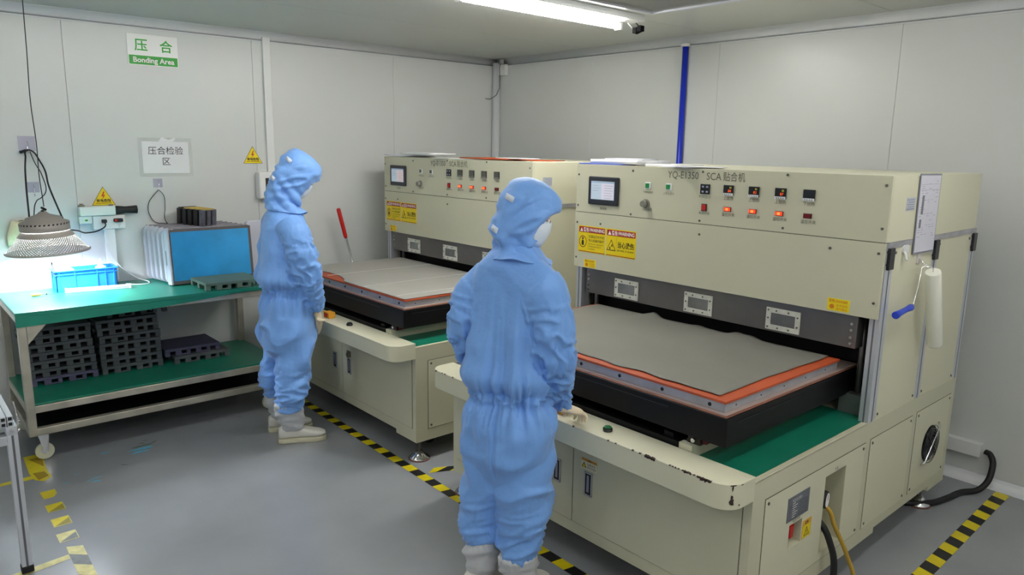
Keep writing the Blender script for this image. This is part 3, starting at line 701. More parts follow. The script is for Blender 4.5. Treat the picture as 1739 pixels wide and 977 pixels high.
    if big:
        st = obj('door_sticker', B(.055, .141, -.0052, -.0042, .441, .488), mat('sticker_cream', (226, 222, 190), .5), t)
        lm = MB(); Y_ = -.0054
        lm.box(.057, .139, Y_-.0002, Y_, .475, .486, mat('sticker_orange', (196, 140, 50), .5))
        lm.poly([(.058, Y_-.0002, .447), (.084, Y_-.0002, .447), (.071, Y_-.0002, .470)], TEXTD); lm.poly([(.0625, Y_-.0004, .449), (.0795, Y_-.0004, .449), (.071, Y_-.0004, .4645)], YEL)
        text_into(lm, '注意安全', .011, (.088, Y_, .4605), (1, 0, 0), UZ, TEXTD); text_into(lm, '非专业勿动', .0095, (.088, Y_, .4485), (1, 0, 0), UZ, TEXTD); text_into(lm, '警告', .011, (.09, Y_, .4765), (1, 0, 0), UZ, TEXTD)
        obj('lettering', lm, None, st)
    else:
        obj('door_lock', MB().cyl((.094, -.004, .452), (.094, -.016, .452), .016, seg=18).box(.07, .118, -.006, -.004, .44, .476), mat('lock_grey', (120, 116, 100), .35, metal=.5), t)
    # bumper ledge with rounded ends
    lw, p_, r = HW+.004, .1445, .075
    pts = [(-lw, .0)]
    for k in range(9): a = PI+k*PI/2/8; pts.append((-lw+r+r*math.cos(a), -p_+r+r*math.sin(a)))
    for k in range(9): a = -PI/2+k*PI/2/8; pts.append((lw-r+r*math.cos(a), -p_+r+r*math.sin(a)))
    pts.append((lw, 0))
    lg = MB(); lg.prism(pts, 'z', .589, .675, smooth=True)
    lo = obj('front_ledge', lg, CREAM2, t, bevel=.003)
    for p in lo.data.polygons:
        if len(p.vertices) > 4 or p.area > .004: p.use_smooth = False
    lo.modifiers['bevel'].harden_normals = True
    if big:
        # chipped paint along the ledge edge, bare dark metal
        ch_ = MB(); rr = random.Random(3)
        def chip_top(x, w2, d2, dr):
            w2 *= 1.3; d2 *= 1.5; dr *= 1.3
            y = -p_-.0012; k = 5
            for j in range(k):
                xx = x+w2*(j/k-.5); hh = dr*(.4+.6*rr.random()); dd = d2*(.4+.6*rr.random())
                ch_.quad((xx, y, .6748-hh), (xx+w2/k, y, .6748-hh*.8), (xx+w2/k, y, .6752), (xx, y, .6752)); ch_.quad((xx, y, .6757), (xx+w2/k, y, .6757), (xx+w2/k, -p_+dd*.7, .6757), (xx, -p_+dd, .6757))
        for x, w2, d2, dr in ((.137, .008, .004, .006), (.31, .006, .003, .004), (.345, .006, .003, .003), (.423, .008, .004, .004), (.455, .008, .003, .004), (.497, .035, .006, .008), (.58, .006, .004, .003), (.592, .006, .003, .003), (.603, .005, .003, .004), (.615, .005, .003, .003), (.633, .008, .003, .003), (.65, .022, .006, .006), (.676, .006, .003, .003), (.693, .012, .004, .006), (.712, .022, .006, .010), (.73, .016, .006, .006), (-.35, .01, .004, .004), (-.62, .008, .004, .004), (-.68, .008, .004, .004), (-.70, .006, .003, .003), (-.75, .01, .003, .004)): chip_top(x, w2, d2, dr)
        def on_corner(th, z, w2, h2):
            cx_, cy_ = lw-r, -p_+r; R_ = r+.0012
            pp = []
            for j in range(8):
                a = j*2*PI/8; q = .6+.5*rr.random(); aa = th+w2/R_*math.cos(a)*q
                pp.append((cx_+R_*math.cos(aa), cy_+R_*math.sin(aa), z+h2*math.sin(a)*q))
            ch_.poly(pp)
        on_corner(-.62, .618, .010, .014); on_corner(-.62, .633, .005, .010); on_corner(-.60, .664, .003, .012); on_corner(-.60, .673, .014, .003); on_corner(-.15, .672, .008, .002); on_corner(-.25, .605, .004, .004)
        obj('paint_chip', ch_, CHIP, t, kind='stuff')
    bt = obj('push_button', MB().cyl((.25, -.08, .675), (.25, -.08, .686), .018, seg=22), PLAST, t)
    obj('button_cap', MB().cyl((.25, -.08, .686), (.25, -.08, .693), .014, seg=20), mat('button_green', (24, 110, 60), .3) if big else PLAST, bt, bevel=.002)
    es = obj('stop_button_box', B(-.03, .035, -.10, -.055, .675, .712), ESTOPY, t, bevel=.003)
    obj('stop_button', MB().cyl((.003, -.078, .712), (.003, -.078, .722), .010, seg=16).cyl((.003, -.078, .722), (.003, -.078, .732), .018, seg=18) if False else MB().box(-.018, .022, -.1025, -.10, .683, .706), REDP, es)
    # deck: green mat, cream slide base, carriage
    obj('deck_mat', B(-HW+.024, HW-.024, .004, .90, zt-.003, zt+.001), GREENMAT, t)
    obj('slide_base', B(-.56, .50, .006, 1.7, zt+.001, zt+.045), BLACK, t); obj('slide_cover', B(.505, .56, .006, 1.7, zt+.001, zt+.045), CREAM, t)
    for x in (-.45, .45): obj('slide_rail', B(x-.02, x+.02, .02, 1.7, zt+.045, zt+.062), BLACK, t)
    la = obj('carriage_latch', B(.525, .575, .03, .075, zt+.045, zt+.078), mat('latch_dark', (44, 30, 30), .4), t)
    obj('latch_pin', MB().box(.515, .53, .02, .03, zt+.03, zt+.052).cyl((.55, .02, zt+.06), (.55, .032, zt+.06), .008, seg=10), CHROME, la)
    obj('latch_red', B(.555, .59, .045, .07, zt+.05, zt+.074), mat('latch_red', (110, 20, 24), .4), la)
    z0 = .727
    obj('carriage', MB().box(-.688, .688, .006, 1.5, z0, .829), BLACK, t, bevel=.003)
    gr = MB(); gr.box(-.6, .45, .0045, .006, .806, .808).box(.69, .6905, .06, .5, .806, .808)
    obj('carriage_groove', gr, mat('groove_grey', (44, 46, 54), .4), t)
    obj('copper_rim', B(-.683, .683, .010, 1.0, .829, .834), COPPER, t, bevel=.002)
    obj('rim_tray', B(-.676, .676, .016, .99, .834, .838), mat('rim_pale', (188, 170, 164), .4, metal=.3), t, bevel=.001)
    pl = obj('heating_plate', B(-.660, .660, .034, .845, .838, .870), ALUP, t, bevel=.002)
    hb = MB()
    for i in range(7): x = -.60+i*.2; hb.cyl((x, .0325, .853), (x, .034, .853), .007, seg=12)
    for i in range(5): y = .1+i*.16; hb.cyl((.660, y, .853), (.6612, y, .853), .003, seg=8)
    obj('bolt_hole', hb, DARK, pl, kind='stuff')
    obj('silicone_sheet', B(-.666, .666, .027, .85, .870, .879), ORANGE, t, bevel=.0015)
    # cloth, one wavy sheet
    nx, ny = 90, 54; cm_ = MB(); V = []
    if big: X0, X1, Y0, Y1 = -.640, .618, .062, .845
    else: X0, X1, Y0, Y1 = -.655, .655, .032, .848
    for j in range(ny+1):
        row = []
        for i in range(nx+1):
            u, v = i/nx, j/ny
            x = X0+(X1-X0)*u; y = Y0+(Y1-Y0)*v
            n1 = noise.noise((x*7, y*7, 1 if big else 5)); n2 = noise.noise((x*20, y*20, 3))
            e = 1-min(1, min(u, 1-u, v*.7, (1-v)*.7)*9)
            x += e*n1*.012*(1 if big else .3); y += (e*noise.noise((x*9, 7, 2))*.018 if big else 0)
            if not big and x < -.02 and v < .25:      # front left edge curls back and bares the orange sheet
                k = min(1, (-x-.02)/.55); y += (1-v/.25)*(.085*math.sin(k*PI)**.8 if k < 1 else 0)
            z = .8805+.0016*(n1+1)+.0008*n2
            if big:
                for (fx, fa) in ((-.27, .020), (.20, .014), (.26, .010), (.0, .006)): z += fa*math.exp(-((x-fx+.35*(1-v))/.035)**2)*max(0, v-.72)/.28
                z += .0025*max(0, noise.noise((x*3+y*6, y*3-x, 9)))
            row.append(cm_.bm.verts.new((x, y, z)))
        V.append(row)
    for j in range(ny):
        for i in range(nx): cm_.face([V[j][i], V[j][i+1], V[j+1][i+1], V[j+1][i]], None, True)
    cl = obj('cloth_sheet', cm_, CLOTH if big else CLOTH1, t)
    if cl.data.polygons[0].normal.z < 0: cl.data.flip_normals()
    so = cl.modifiers.new('solid', 'SOLIDIFY'); so.thickness = .0015; so.offset = 1
    if not big:
        for i, x in enumerate((-.245, .21, .56)):
            s2 = MB(); pts2 = [(x-.006+.07*k/12*(0 if i else -0), .045+.79*k/12) for k in range(13)]
            for a, b_ in zip(pts2[:-1], pts2[1:]): s2.box(a[0], a[0]+.010, a[1], b_[1], .8845, .8855)
            obj('white_seam_tape', s2, mat('seam_white', (208, 208, 206), .5), t)
    # upper press frame: interior
    yf = .826
    it = MB(); it.box(-.767, .767, 1.70, 1.72, zt, 1.36); it.box(-.767, -.755, .92, 1.7, zt, 1.36); it.box(.755, .767, .92, 1.7, zt, 1.36); it.box(-.767, .767, .90, 1.7, 1.10, 1.36)
    obj('press_interior', it, DARK, t)
    obj('lower_press_beam', MB().box(-.74, .74, 1.0, 1.05, .84, .90), BLACK, t)
    for x in (-.735, .715): obj('guide_post', MB().cyl((x, .93, zt), (x, .93, 1.1), .012, seg=12), STEEL, t)
    for x in (-.62, .66): obj('side_bracket', B(x, x+.09, .89, .93, zt+.002, zt+.085), mat('bracket_steel', (120, 124, 124), .4, metal=.5), t)
    ul = [obj('upper_platen', B(-.727, .727, .835, .90, .937, 1.08), STEEL, t, bevel=.0015)][0]
    for cx_ in (-.447, -.012, .415):
        fr = MB(); fw2, fh2, bw = .155, .096, .022; x0, x1, z0_, z1_ = cx_-fw2/2, cx_+fw2/2, .946, 1.042
        fr.box(x0, x1, .829, .835, z0_, z0_+bw).box(x0, x1, .829, .835, z1_-bw, z1_).box(x0, x0+bw, .829, .835, z0_+bw, z1_-bw).box(x1-bw, x1, .829, .835, z0_+bw, z1_-bw)
        o_ = obj('port_frame', fr, mat('port_white', (212, 212, 202), .35, mottle=.15, mscale=30), t, bevel=.001)
        obj('port_glass', B(x0+bw, x1-bw, .832, .835, z0_+bw, z1_-bw), mat('port_glass', (150, 152, 152), .25, metal=.7, mottle=.3, mscale=14), o_)
        for (a, b_) in ((x0+.011, z0_+.011), (cx_-.02, z0_+.011), (cx_+.03, z0_+.011), (x1-.011, z0_+.03), (x0+.011, z1_-.011), (cx_-.03, z1_-.011), (cx_+.025, z1_-.011), (x1-.011, z1_-.025), (x0+.011, z0_+.05)):
            obj('screw', MB().cyl((a, .829, b_), (a, .8265, b_), .004, seg=8), SCREW, o_)
    for x in (-.71, .705):
        for z in (.955, .98, 1.01, 1.035): obj('platen_bolt', MB().cyl((x, .835, z), (x, .831, z), .006, seg=8), CHROME, t)
    # columns
    def column(x0, x1, y0, y1):
        m_ = MB(); m_.box(x0, x1, y0, y1, zt, 1.3675)
        o_ = obj('column', m_, ALU, t, bevel=.002)
        gsl = MB(); sx = 1 if x0 > 0 else -1; xo_ = x1 if x0 > 0 else x0
        gsl.box(min(xo_, xo_+sx*.0008), max(xo_, xo_+sx*.0008), (y0+y1)/2-.004, (y0+y1)/2+.004, zt, 1.262)
        if y0 < 1: gsl.box((x0+x1)/2-.003, (x0+x1)/2+.003, y0-.0008, y0, zt, 1.3)
        obj('groove', gsl, mat('groove_shade', (120, 124, 134), .4, metal=.5), o_)
    for s_ in (1, -1):
        for (y0, y1) in ((.838, .902), (1.302, 1.358), (1.764, D)):
            if s_ > 0: column(.767, HW, y0, y1)
            else: column(-HW, -.767, y0, y1)
        sx0, sx1 = (HW-.012, HW-.002) if s_ > 0 else (-HW+.002, -HW+.012)
        obj('top_rail', B(sx0-.004*(s_ < 0), sx1+.004*(s_ > 0), .84, D, 1.347, 1.3695), ALUP, t)
        for (y0, y1) in ((.903, 1.301), (1.359, 1.763)):
            pp = obj('side_panel', B(min(sx0, sx1), max(sx0, sx1)+.0, y0, y1, zt, 1.3465), CREAM2, t)
            if s_ > 0:
                for (y, z) in ((y0+.02, 1.325), (y1-.02, 1.325), (y0+.02, .668), (y1-.02, .668)): obj('screw', MB().cyl((sx1, y, z), (sx1+.0025, y, z), .006, seg=8), SCREW, pp)
    for (y0, y1) in ((.838, .885), (1.300, 1.345), (1.766, 1.81)):
        hm_ = obj('corner_handle', B(HW+.0005, HW+.012, y0, y1, 1.264, 1.348), PLAST, t, bevel=.003)
        obj('handle_knob', MB().cyl((HW+.006, y0-.004, 1.335), (HW+.006, y0, 1.335), .006, seg=8).cyl((HW+.006, y0-.004, 1.285), (HW+.006, y0, 1.285), .006, seg=8), PLAST, hm_)
    # covers and control box
    cv = obj('front_cover', B(-HW, HW, yf-.012, yf, 1.073, 1.3675), CREAM, t, bevel=.001)
    for (x, z) in ((-.79, 1.313), (-.624, 1.316), (-.79, 1.124), (-.017, 1.322), (.597, 1.328), (.785, 1.328), (.786, 1.135)):
        obj('screw', MB().cyl((x, yf-.012, z), (x, yf-.0145, z), .0055, seg=8), SCREW, cv)
    obj('control_box', B(-HW, HW, yf+.004, 1.80, 1.3695, 1.62), CREAM2, t, bevel=.0015)
    obj('cover_gap', B(-HW+.002, HW-.002, yf-.008, yf+.004, 1.3676, 1.3705), SEAM, t)
    cp = obj('control_panel', B(-HW, HW, yf-.010, yf+.003, 1.3705, 1.62), CREAM, t, bevel=.001)
    YP = yf-.010
    for (x, z) in ((-.79, 1.566), (-.79, 1.404), (-.425, 1.597), (-.427, 1.382), (-.022, 1.384), (-.020, 1.606), (.39, 1.608), (.786, 1.584), (.787, 1.422), (.388, 1.388)):
        obj('screw', MB().cyl((x, YP, z), (x, YP-.0025, z), .0055, seg=8), SCREW, cp)
    hm_ = obj('touch_screen', B(-.712, -.506, YP-.012, YP, 1.415, 1.560), mat('hmi_black', (44, 46, 54), .35), t, bevel=.006)
    sc = MB(); sc.box(-.690, -.532, YP-.0125, YP-.012, 1.443, 1.537, SCRN)
    pinkish = SCRN if big else mat('lcd_pink', (214, 196, 200), .15, emit=.14)
    sc.box(-.618, -.534, YP-.0129, YP-.0125, 1.446, 1.526, mat('lcd_pale', (206, 204, 218), .15, emit=.14) if big else pinkish)
    sc.box(-.690, -.532, YP-.0129, YP-.0125, 1.528, 1.537, SCRNB)
    for i in range(6): sc.box(-.60, -.55+.008*(i % 2), YP-.0132, YP-.0129, 1.452+i*.0125, 1.4535+i*.0125, mat('lcd_line', (120, 120, 140), .3, emit=.05))
    for i in range(3): sc.box(-.68, -.64+.01*(i % 2), YP-.0132, YP-.0129, 1.488+i*.0125, 1.4895+i*.0125, mat('lcd_line', (120, 120, 140), .3, emit=.05))
    obj('display', sc, None, hm_)
    lt = MB()
    def lab(s, x, z, sz=.016): text_into(lt, s, sz, (x, YP-.0004, z), (1, 0, 0), UZ, TEXTG, 'CENTER')
    lab('触摸屏', -.61, 1.392)
    for (x, nm) in ((-.326, '下限位显示'), (-.203, '上限位显示')):
        l_ = obj('indicator_lamp', B(x-.017, x+.017, YP-.004, YP, 1.512, 1.545), WHITE, t, bevel=.002)
        obj('lens', B(x-.014, x+.008, YP-.006, YP-.004, 1.518, 1.540), GRNLIT if big else mat('lens_off', (90, 96, 80), .3), l_)
        lab(nm, x, 1.493, .013)
    kn = obj('selector_knob', MB().cyl((-.335, YP, 1.441), (-.335, YP-.008, 1.441), .022, seg=24).cyl((-.335, YP-.008, 1.441), (-.335, YP-.03, 1.441), .017, seg=20, r1=.015), GREYP, t)
    lab('压力调节', -.325, 1.408, .015)
    bm_ = obj('meter_button_pad', B(-.026, .024, YP-.006, YP, 1.507, 1.552), PLAST, t, bevel=.002)
    q_ = MB()
    for (dx, dz) in ((-.011, .011), (.011, .011), (-.011, -.011), (.011, -.011)): q_.box(dx-.006, dx+.005, YP-.0065, YP-.006, 1.529+dz-.004, 1.529+dz+.004, mat('pad_key', (150, 156, 176), .4))
    obj('pad_key', q_, None, bm_)
    lab('时间显示', -.001, 1.489)
    for i, x in enumerate((.120, .244, .367, .491)):
        m_ = obj('temperature_meter', B(x-.025, x+.025, YP-.007, YP, 1.508, 1.553), PLAST, t, bevel=.002)
        d_ = MB(); d_.box(x-.0245, x+.0245, YP-.0078, YP-.007, 1.508, 1.518, WHITE if big else GREYP)
        for k in range(4): d_.box(x-.018+k*.010, x-.013+k*.010, YP-.0081, YP-.0078, 1.511, 1.514, TEXTD)
        if big and i < 3:
            text_into(d_, ['88', '83', '87'][i], .016, (x-.001, YP-.0072, 1.523), (1, 0, 0), UZ, LEDR); text_into(d_, '85', .011, (x+.006, YP-.0072, 1.539), (1, 0, 0), UZ, LEDY)
        elif not big: d_.box(x-.021, x+.021, YP-.0078, YP-.007, 1.519, 1.551, mat('meter_off', (86, 84, 78), .3))
        obj('display', d_, None, m_)
        lab('上加热' if i < 3 else '下加热', x, 1.489, .017)
        rk = obj('rocker_switch', B(x-.018, x+.018, YP-.004, YP, 1.437, 1.457), mat('rocker_frame', (70, 24, 22), .4), t, bevel=.001)
        on = i < 3
        obj('rocker_cap', B(x-.0155, x+.0155, YP-.008, YP-.004, 1.4395, 1.4545), REDLIT if on else mat('rocker_dark', (120, 20, 22), .3), rk, bevel=.001)
        if on: obj('lamp_glow', B(x-.006, x+.006, YP-.0084, YP-.008, 1.442, 1.452), REDHOT, rk)
        lab('温控开关', x+.004, 1.417, .0165)
    rk = obj('power_switch', B(-.015, .013, YP-.004, YP, 1.430, 1.463), mat('rocker_frame', (70, 24, 22), .4), t, bevel=.001)
    obj('rocker_cap', B(-.011, .009, YP-.009, YP-.004, 1.434, 1.459), REDP, rk, bevel=.001)
    lab('电源开关', 0, 1.415, .015)
    text_into(lt, 'YQ-E1350', .046, (-.213, YP-.0004, 1.572), (1, 0, 0), UZ, TEXTG, squeeze=.88)
    text_into(lt, 'SCA', .046, (.000, YP-.0004, 1.572), (1, 0, 0), UZ, TEXTG, squeeze=.92)
    text_into(lt, '贴合机', .044, (.086, YP-.0004, 1.573), (1, 0, 0), UZ, TEXTG, squeeze=.84)
    obj('panel_lettering', lt, None, t, kind='stuff')
    # warning stickers on the cover
    YC = yf-.012
    for k, (x0, x1) in enumerate(((-.778, -.586), (-.580, -.384))):
        s2 = obj('warning_sticker', B(x0, x1, YC-.0008, YC, 1.157, 1.298), YEL, t)
        l2 = MB(); Y_ = YC-.0010
        l2.box(x0+.005, x1-.004, Y_-.0002, Y_, 1.263, 1.293, RED); l2.box(x0+.003, x1-.003, Y_-.0002, Y_, 1.160, 1.1635, RED)
        Y2 = Y_-.0004
        l2.poly([(x0+.012, Y2, 1.267), (x0+.034, Y2, 1.267), (x0+.023, Y2, 1.288)], TEXTW)
        text_into(l2, '警告', .024, (x0+.038, Y2, 1.269), (1, 0, 0), UZ, TEXTW, squeeze=.8, bold=.0006); text_into(l2, '/WARNING', .0255, (x0+.079, Y2, 1.270), (1, 0, 0), UZ, TEXTW, squeeze=.82, bold=.0006)
        if k == 0:
            cx_, cz_ = x0+.034, 1.213
            n_ = 28
            for j in range(n_):
                a, b_ = j*2*PI/n_, (j+1)*2*PI/n_
                l2.quad(*[(cx_+r*math.cos(q)*.9, Y2, cz_+r*math.sin(q)*1.05) for r, q in ((.026, a), (.030, a), (.030, b_), (.026, b_))], mat('print_maroon', (120, 40, 10), .5))
            l2.poly([(cx_-.008, Y2, 1.194), (cx_+.008, Y2, 1.194), (cx_+.007, Y2, 1.215), (cx_+.003, Y2, 1.222), (cx_-.004, Y2, 1.222), (cx_-.009, Y2, 1.212)], TEXTD)
            l2.poly([(cx_-.005, Y2, 1.225), (cx_+.004, Y2, 1.225), (cx_+.005, Y2, 1.233), (cx_-.001, Y2, 1.237), (cx_-.006, Y2, 1.232)], TEXTD)
            l2.box(x0+.070, x0+.0706, Y2-.0001, Y2, 1.168, 1.26, TEXTG)
            text_into(l2, '机器运行时手勿', .0165, (x0+.0765, Y2, 1.238), (1, 0, 0), UZ, TEXTD, squeeze=.92); text_into(l2, '伸入机器内操作', .0165, (x0+.0765, Y2, 1.217), (1, 0, 0), UZ, TEXTD, squeeze=.92)
            for q, s3 in enumerate(('DO NOT PUT HANDS INTO', 'THE MACHINE WHILE IT', 'IS RUNNING')): text_into(l2, s3, .0095, (x0+.0765, Y2, 1.201-q*.0135), (1, 0, 0), UZ, TEXTD, squeeze=.86)
        else:
            cx_ = x0+.036
            l2.poly([(cx_-.031, Y2, 1.186), (cx_+.031, Y2, 1.186), (cx_, Y2, 1.244)], TEXTD); l2.poly([(cx_-.0255, Y2-.0002, 1.190), (cx_+.0255, Y2-.0002, 1.190), (cx_, Y2-.0002, 1.2365)], YEL)
            Y3 = Y2-.0004
            l2.poly([(cx_-.012, Y3, 1.193), (cx_-.004, Y3, 1.192), (cx_-.005, Y3, 1.207), (cx_-.010, Y3, 1.205)], TEXTD); l2.poly([(cx_+.000, Y3, 1.212), (cx_+.006, Y3, 1.203), (cx_+.010, Y3, 1.212), (cx_+.006, Y3, 1.222)], TEXTD)
            l2.box(x0+.070, x0+.0706, Y2-.0001, Y2, 1.168, 1.26, TEXTG)
            text_into(l2, '当心烫伤', .034, (x0+.078, Y2, 1.207), (1, 0, 0), UZ, TEXTD, squeeze=.80, bold=.0006); text_into(l2, 'BEWARE OF BURNS', .0125, (x0+.077, Y2, 1.187), (1, 0, 0), UZ, TEXTD, squeeze=.98)
        obj('lettering', l2, None, s2)
    for (x0, x1, z0_, z1_) in ((-.730, -.648, 1.078, 1.120), (.608, .697, 1.081, 1.130)):
        s2 = obj('danger_sticker', B(x0, x1, YC-.0008, YC, z0_, z1_), mat('danger_yellow', (244, 222, 20), .45), t)
        l2 = MB(); Y_ = YC-.0010; OR = mat('print_orange', (216, 130, 10), .5); h_ = z1_-z0_
        text_into(l2, '危险 DANGER', h_*.27, (x0+.006, Y_, z1_-h_*.3), (1, 0, 0), UZ, OR, squeeze=.9, bold=.0003)
        text_into(l2, '夹手危险', h_*.24, (x0+.036, Y_, z0_+h_*.36), (1, 0, 0), UZ, OR); text_into(l2, '请勿靠近', h_*.24, (x0+.036, Y_, z0_+h_*.08), (1, 0, 0), UZ, OR)
        c0 = (x0+.019, z0_+h_*.32); l2.prism([(c0[0]+.010*math.cos(k*PI/5), c0[1]+.010*math.sin(k*PI/5)) for k in range(10)], 'y', Y_-.0002, Y_, OR)
        obj('lettering', l2, None, s2)
    sg = obj('info_sticker', B(HW+.0002, HW+.001, .965, 1.048, 1.484, 1.535) if big else B(HW+.0002, HW+.001, .90, .975, 1.478, 1.530), mat('info_grey', (184, 190, 204), .4), t)
    l2 = MB(); ys_ = .97 if big else .905
    for i in range(5): l2.box(HW+.0011, HW+.0013, ys_+.012*(i % 2), ys_+.07, 1.489+i*.009, 1.4915+i*.009, mat('info_ink', (120, 126, 140), .5))
    obj('lettering', l2, None, sg)
    # levelling feet
    for (x, y) in ((HW-.045, .05), (-HW+.045, .05), (HW-.06, D-.12), (-HW+.06, D-.12)):
        ft = obj('leveling_foot', MB().lathe([(.055, 0), (.057, .004), (.055, .012), (.030, .030), (.018, .045), (.0, .046)], (x, y, 0), seg=24, cap=True), CHROME, t)
        obj('threaded_rod', MB().cyl((x, y, .04), (x, y, zb-.02), .011, seg=10), SCREW, ft)
        obj('rubber_pad', MB().cyl((x, y, 0), (x, y, .005), .060, seg=24), mat('foot_pad', (120, 70, 60), .6), ft)
    # transport wheels in the dark under the base
    for (x, y) in ((HW-.2, .22), (-HW+.2, .22)):
        obj('castor', MB().cyl((x-.015, y, .045), (x+.015, y, .045), .045, seg=20).box(x-.03, x+.03, y-.03, y+.03, .09, .115), BLACK, t)
    return t
XC, YF = -1.1261-.8066, 2.049
mach2 = make_machine('near', (XC, YF, 0), 'nearer cream bonding press with paint chips on its rounded front ledge, at the right')
mach1 = make_machine('far', (XC-2.0136, YF+.047, 0), 'farther cream bonding press between the two workers, displays switched off')

# cream cable reel peeking between the machines
t = thing('tape_roll', 'pale yellow roll hanging on the side of the far machine behind the front worker', 'roll', (-2.80, 2.19, .36))
obj('roll_ring', MB().lathe([(.030, -.02), (.052, -.02), (.055, 0), (.052, .02), (.030, .02), (.030, -.02)], (0, 0, 0), seg=24), mat('roll_yellow', (222, 224, 170), .5), t)
obj('hanging_peg', MB().cyl((0, 0, -.02), (0, 0, .032), .012, seg=10), GREYP, t)
t.rotation_euler = (0, PI/2, 0)
# documents on the machine tops
def sheet(x, y, z, w_, d_, rz, label, group, m=PAPER, th=.002, curl=.0, name='paper_sheet', cat='paper'):
    n = 10; mb = MB(); V = []
    for j in range(3):
        V.append([mb.bm.verts.new((-w_/2+w_*i/n, -d_/2+d_*j/2, curl*(abs(i/n-.5)*2)**2*(1 if j == 0 else .35))) for i in range(n+1)])
    for j in range(2):
        for i in range(n): mb.face([V[j][i], V[j][i+1], V[j+1][i+1], V[j+1][i]], None, True)
    o = obj(name, mb, m)
    if o.data.polygons[0].normal.z < 0: o.data.flip_normals()
    so = o.modifiers.new('solid', 'SOLIDIFY'); so.thickness = th; so.offset = 1
    o.location = (x, y, z); o.rotation_euler = (0, 0, rz); tag(o, label, cat, group); return o
ZT = 1.6205
g2 = 'papers on the near machine'
sheet(XC-.65, YF+.93, ZT, .30, .21, .05, 'blue-edged folder at the bottom left of the papers on the near machine', g2, mat('folder_blue', (70, 90, 180), .5), .006)
sheet(XC-.56, YF+.95, ZT+.0065, .36, .22, -.08, 'thick white paper stack lying on the blue folder on the near machine', g2, PAPER, .020)
sheet(XC-.55, YF+.95, ZT+.027, .22, .16, .15, 'small white pad topmost on the paper stack of the near machine', g2, PAPERGREY, .006)
sheet(XC-.300, YF+.94, ZT, .26, .20, -.1, 'white papers lying right of the paper stack on the near machine', g2, PAPER, .011)
sheet(XC-.18, YF+.90, ZT, .24, .18, -.3, 'grey-shaded sheet poking over the front edge of the near machine', g2, PAPERGREY, .003)
sheet(XC-.09, YF+.895, ZT+.004, .22, .19, .45, 'white sheet corner poking over the machine name lettering on the near machine', g2, PAPER, .002)
X1, Y1 = XC-2.0136, YF+.047
g1 = 'sheets on the far machine'
sheet(X1-.64, Y1+.93, ZT, .34, .21, .05, 'curled grey paper at the left end on the far machine', g1, PAPERGREY, .009, .012)
sheet(X1-.40, Y1+.92, ZT+.0225, .42, .2, -.06, 'long white paper at the left on the far machine top', g1, PAPER, .009)
sheet(X1-.05, Y1+.90, ZT, .24, .19, .25, 'white paper in the middle of the far machine top poking over the edge', g1, PAPER, .003)
sheet(X1+.34, Y1+.95, ZT+.0045, .46, .26, .02, 'orange sheet lying on the far machine top', g1, ORANGE, .008)
sheet(X1+.56, Y1+1.10, ZT+.0, .26, .2, .3, 'folded orange sheet bulging at the right on the far machine top', g1, ORANGE, .005, .0)
sheet(X1+.60, Y1+.88, ZT+.013, .30, .1, -.04, 'white strip of paper lying at the right on the orange sheets', g1, PAPER, .004)

# clipboard with form on the near machine's side
t = thing('document_holder', 'white document holder with a printed form hung on the side of the near machine', 'document holder', (XC+HW+.003, YF+1.175, 1.465))
def pl_(y, z, x): return (x, y, z)
pts = [(-.110, .158), (.102, .156), (.110, -.158), (-.098, -.156)]
obj('backing_board', MB().prism([(a*1.03, b*1.02) for a, b in pts], 'x', 0, .003), mat('board_grey', (130, 130, 146), .4), t)
obj('form_sheet', MB().prism([(a*.97, b*.975) for a, b in pts], 'x', .003, .0038), PAPERGREY, t)
l2 = MB(); ink = mat('form_ink', (150, 148, 166), .6); ink2 = mat('form_block', (120, 118, 130), .6); pk = mat('form_pink', (222, 196, 208), .6); rr = random.Random(5)
for i in range(26):
    z = .138-i*.0092
    for k in range(5):
        if rr.random() < .5: y0 = -.09+k*.037; l2.box(.0040, .0043, y0, y0+.01+.02*rr.random(), z, z+.0016, ink if rr.random() < .75 else pk)
l2.box(.0040, .0045, -.075, -.055, .0, .075, ink2); l2.box(.0040, .0045, -.080, -.062, -.055, -.02, ink2)
for z in (.118, .096): l2.box(.0040, .0043, -.10, .09, z, z+.001, ink)
obj('form_print', l2, None, t)
# white plastic hooks on the side panel
t = thing('plastic_hook', 'white plastic double hook on the near machine side below the control box', 'hook', (XC+HW, YF+.975, 1.318))
obj('hook_plate', MB().prism(rrect(.055, .032, .012), 'x', -.002, .006), WHITE, t)
obj('hook_arm', MB().tube([(.004, .015, .005), (.012, .012, -.005), (.014, .012, -.022), (.02, .012, -.026)], .005, seg=8), WHITE, t)
t = thing('plastic_hook', 'clear adhesive hook holding the lint roller under the document holder', 'hook', (XC+HW, YF+1.152, 1.262))
obj('hook_plate', MB().prism([(a-.015, b) for a, b in rrect(.03, .06, .005)], 'x', -.002, .003), mat('hook_pale', (214, 206, 206), .4), t)
obj('hook_arm', MB().tube([(.002, 0, .02), (.022, 0, .005), (.026, 0, -.006), (.034, 0, .0)], .003, seg=8), CHROME, t)
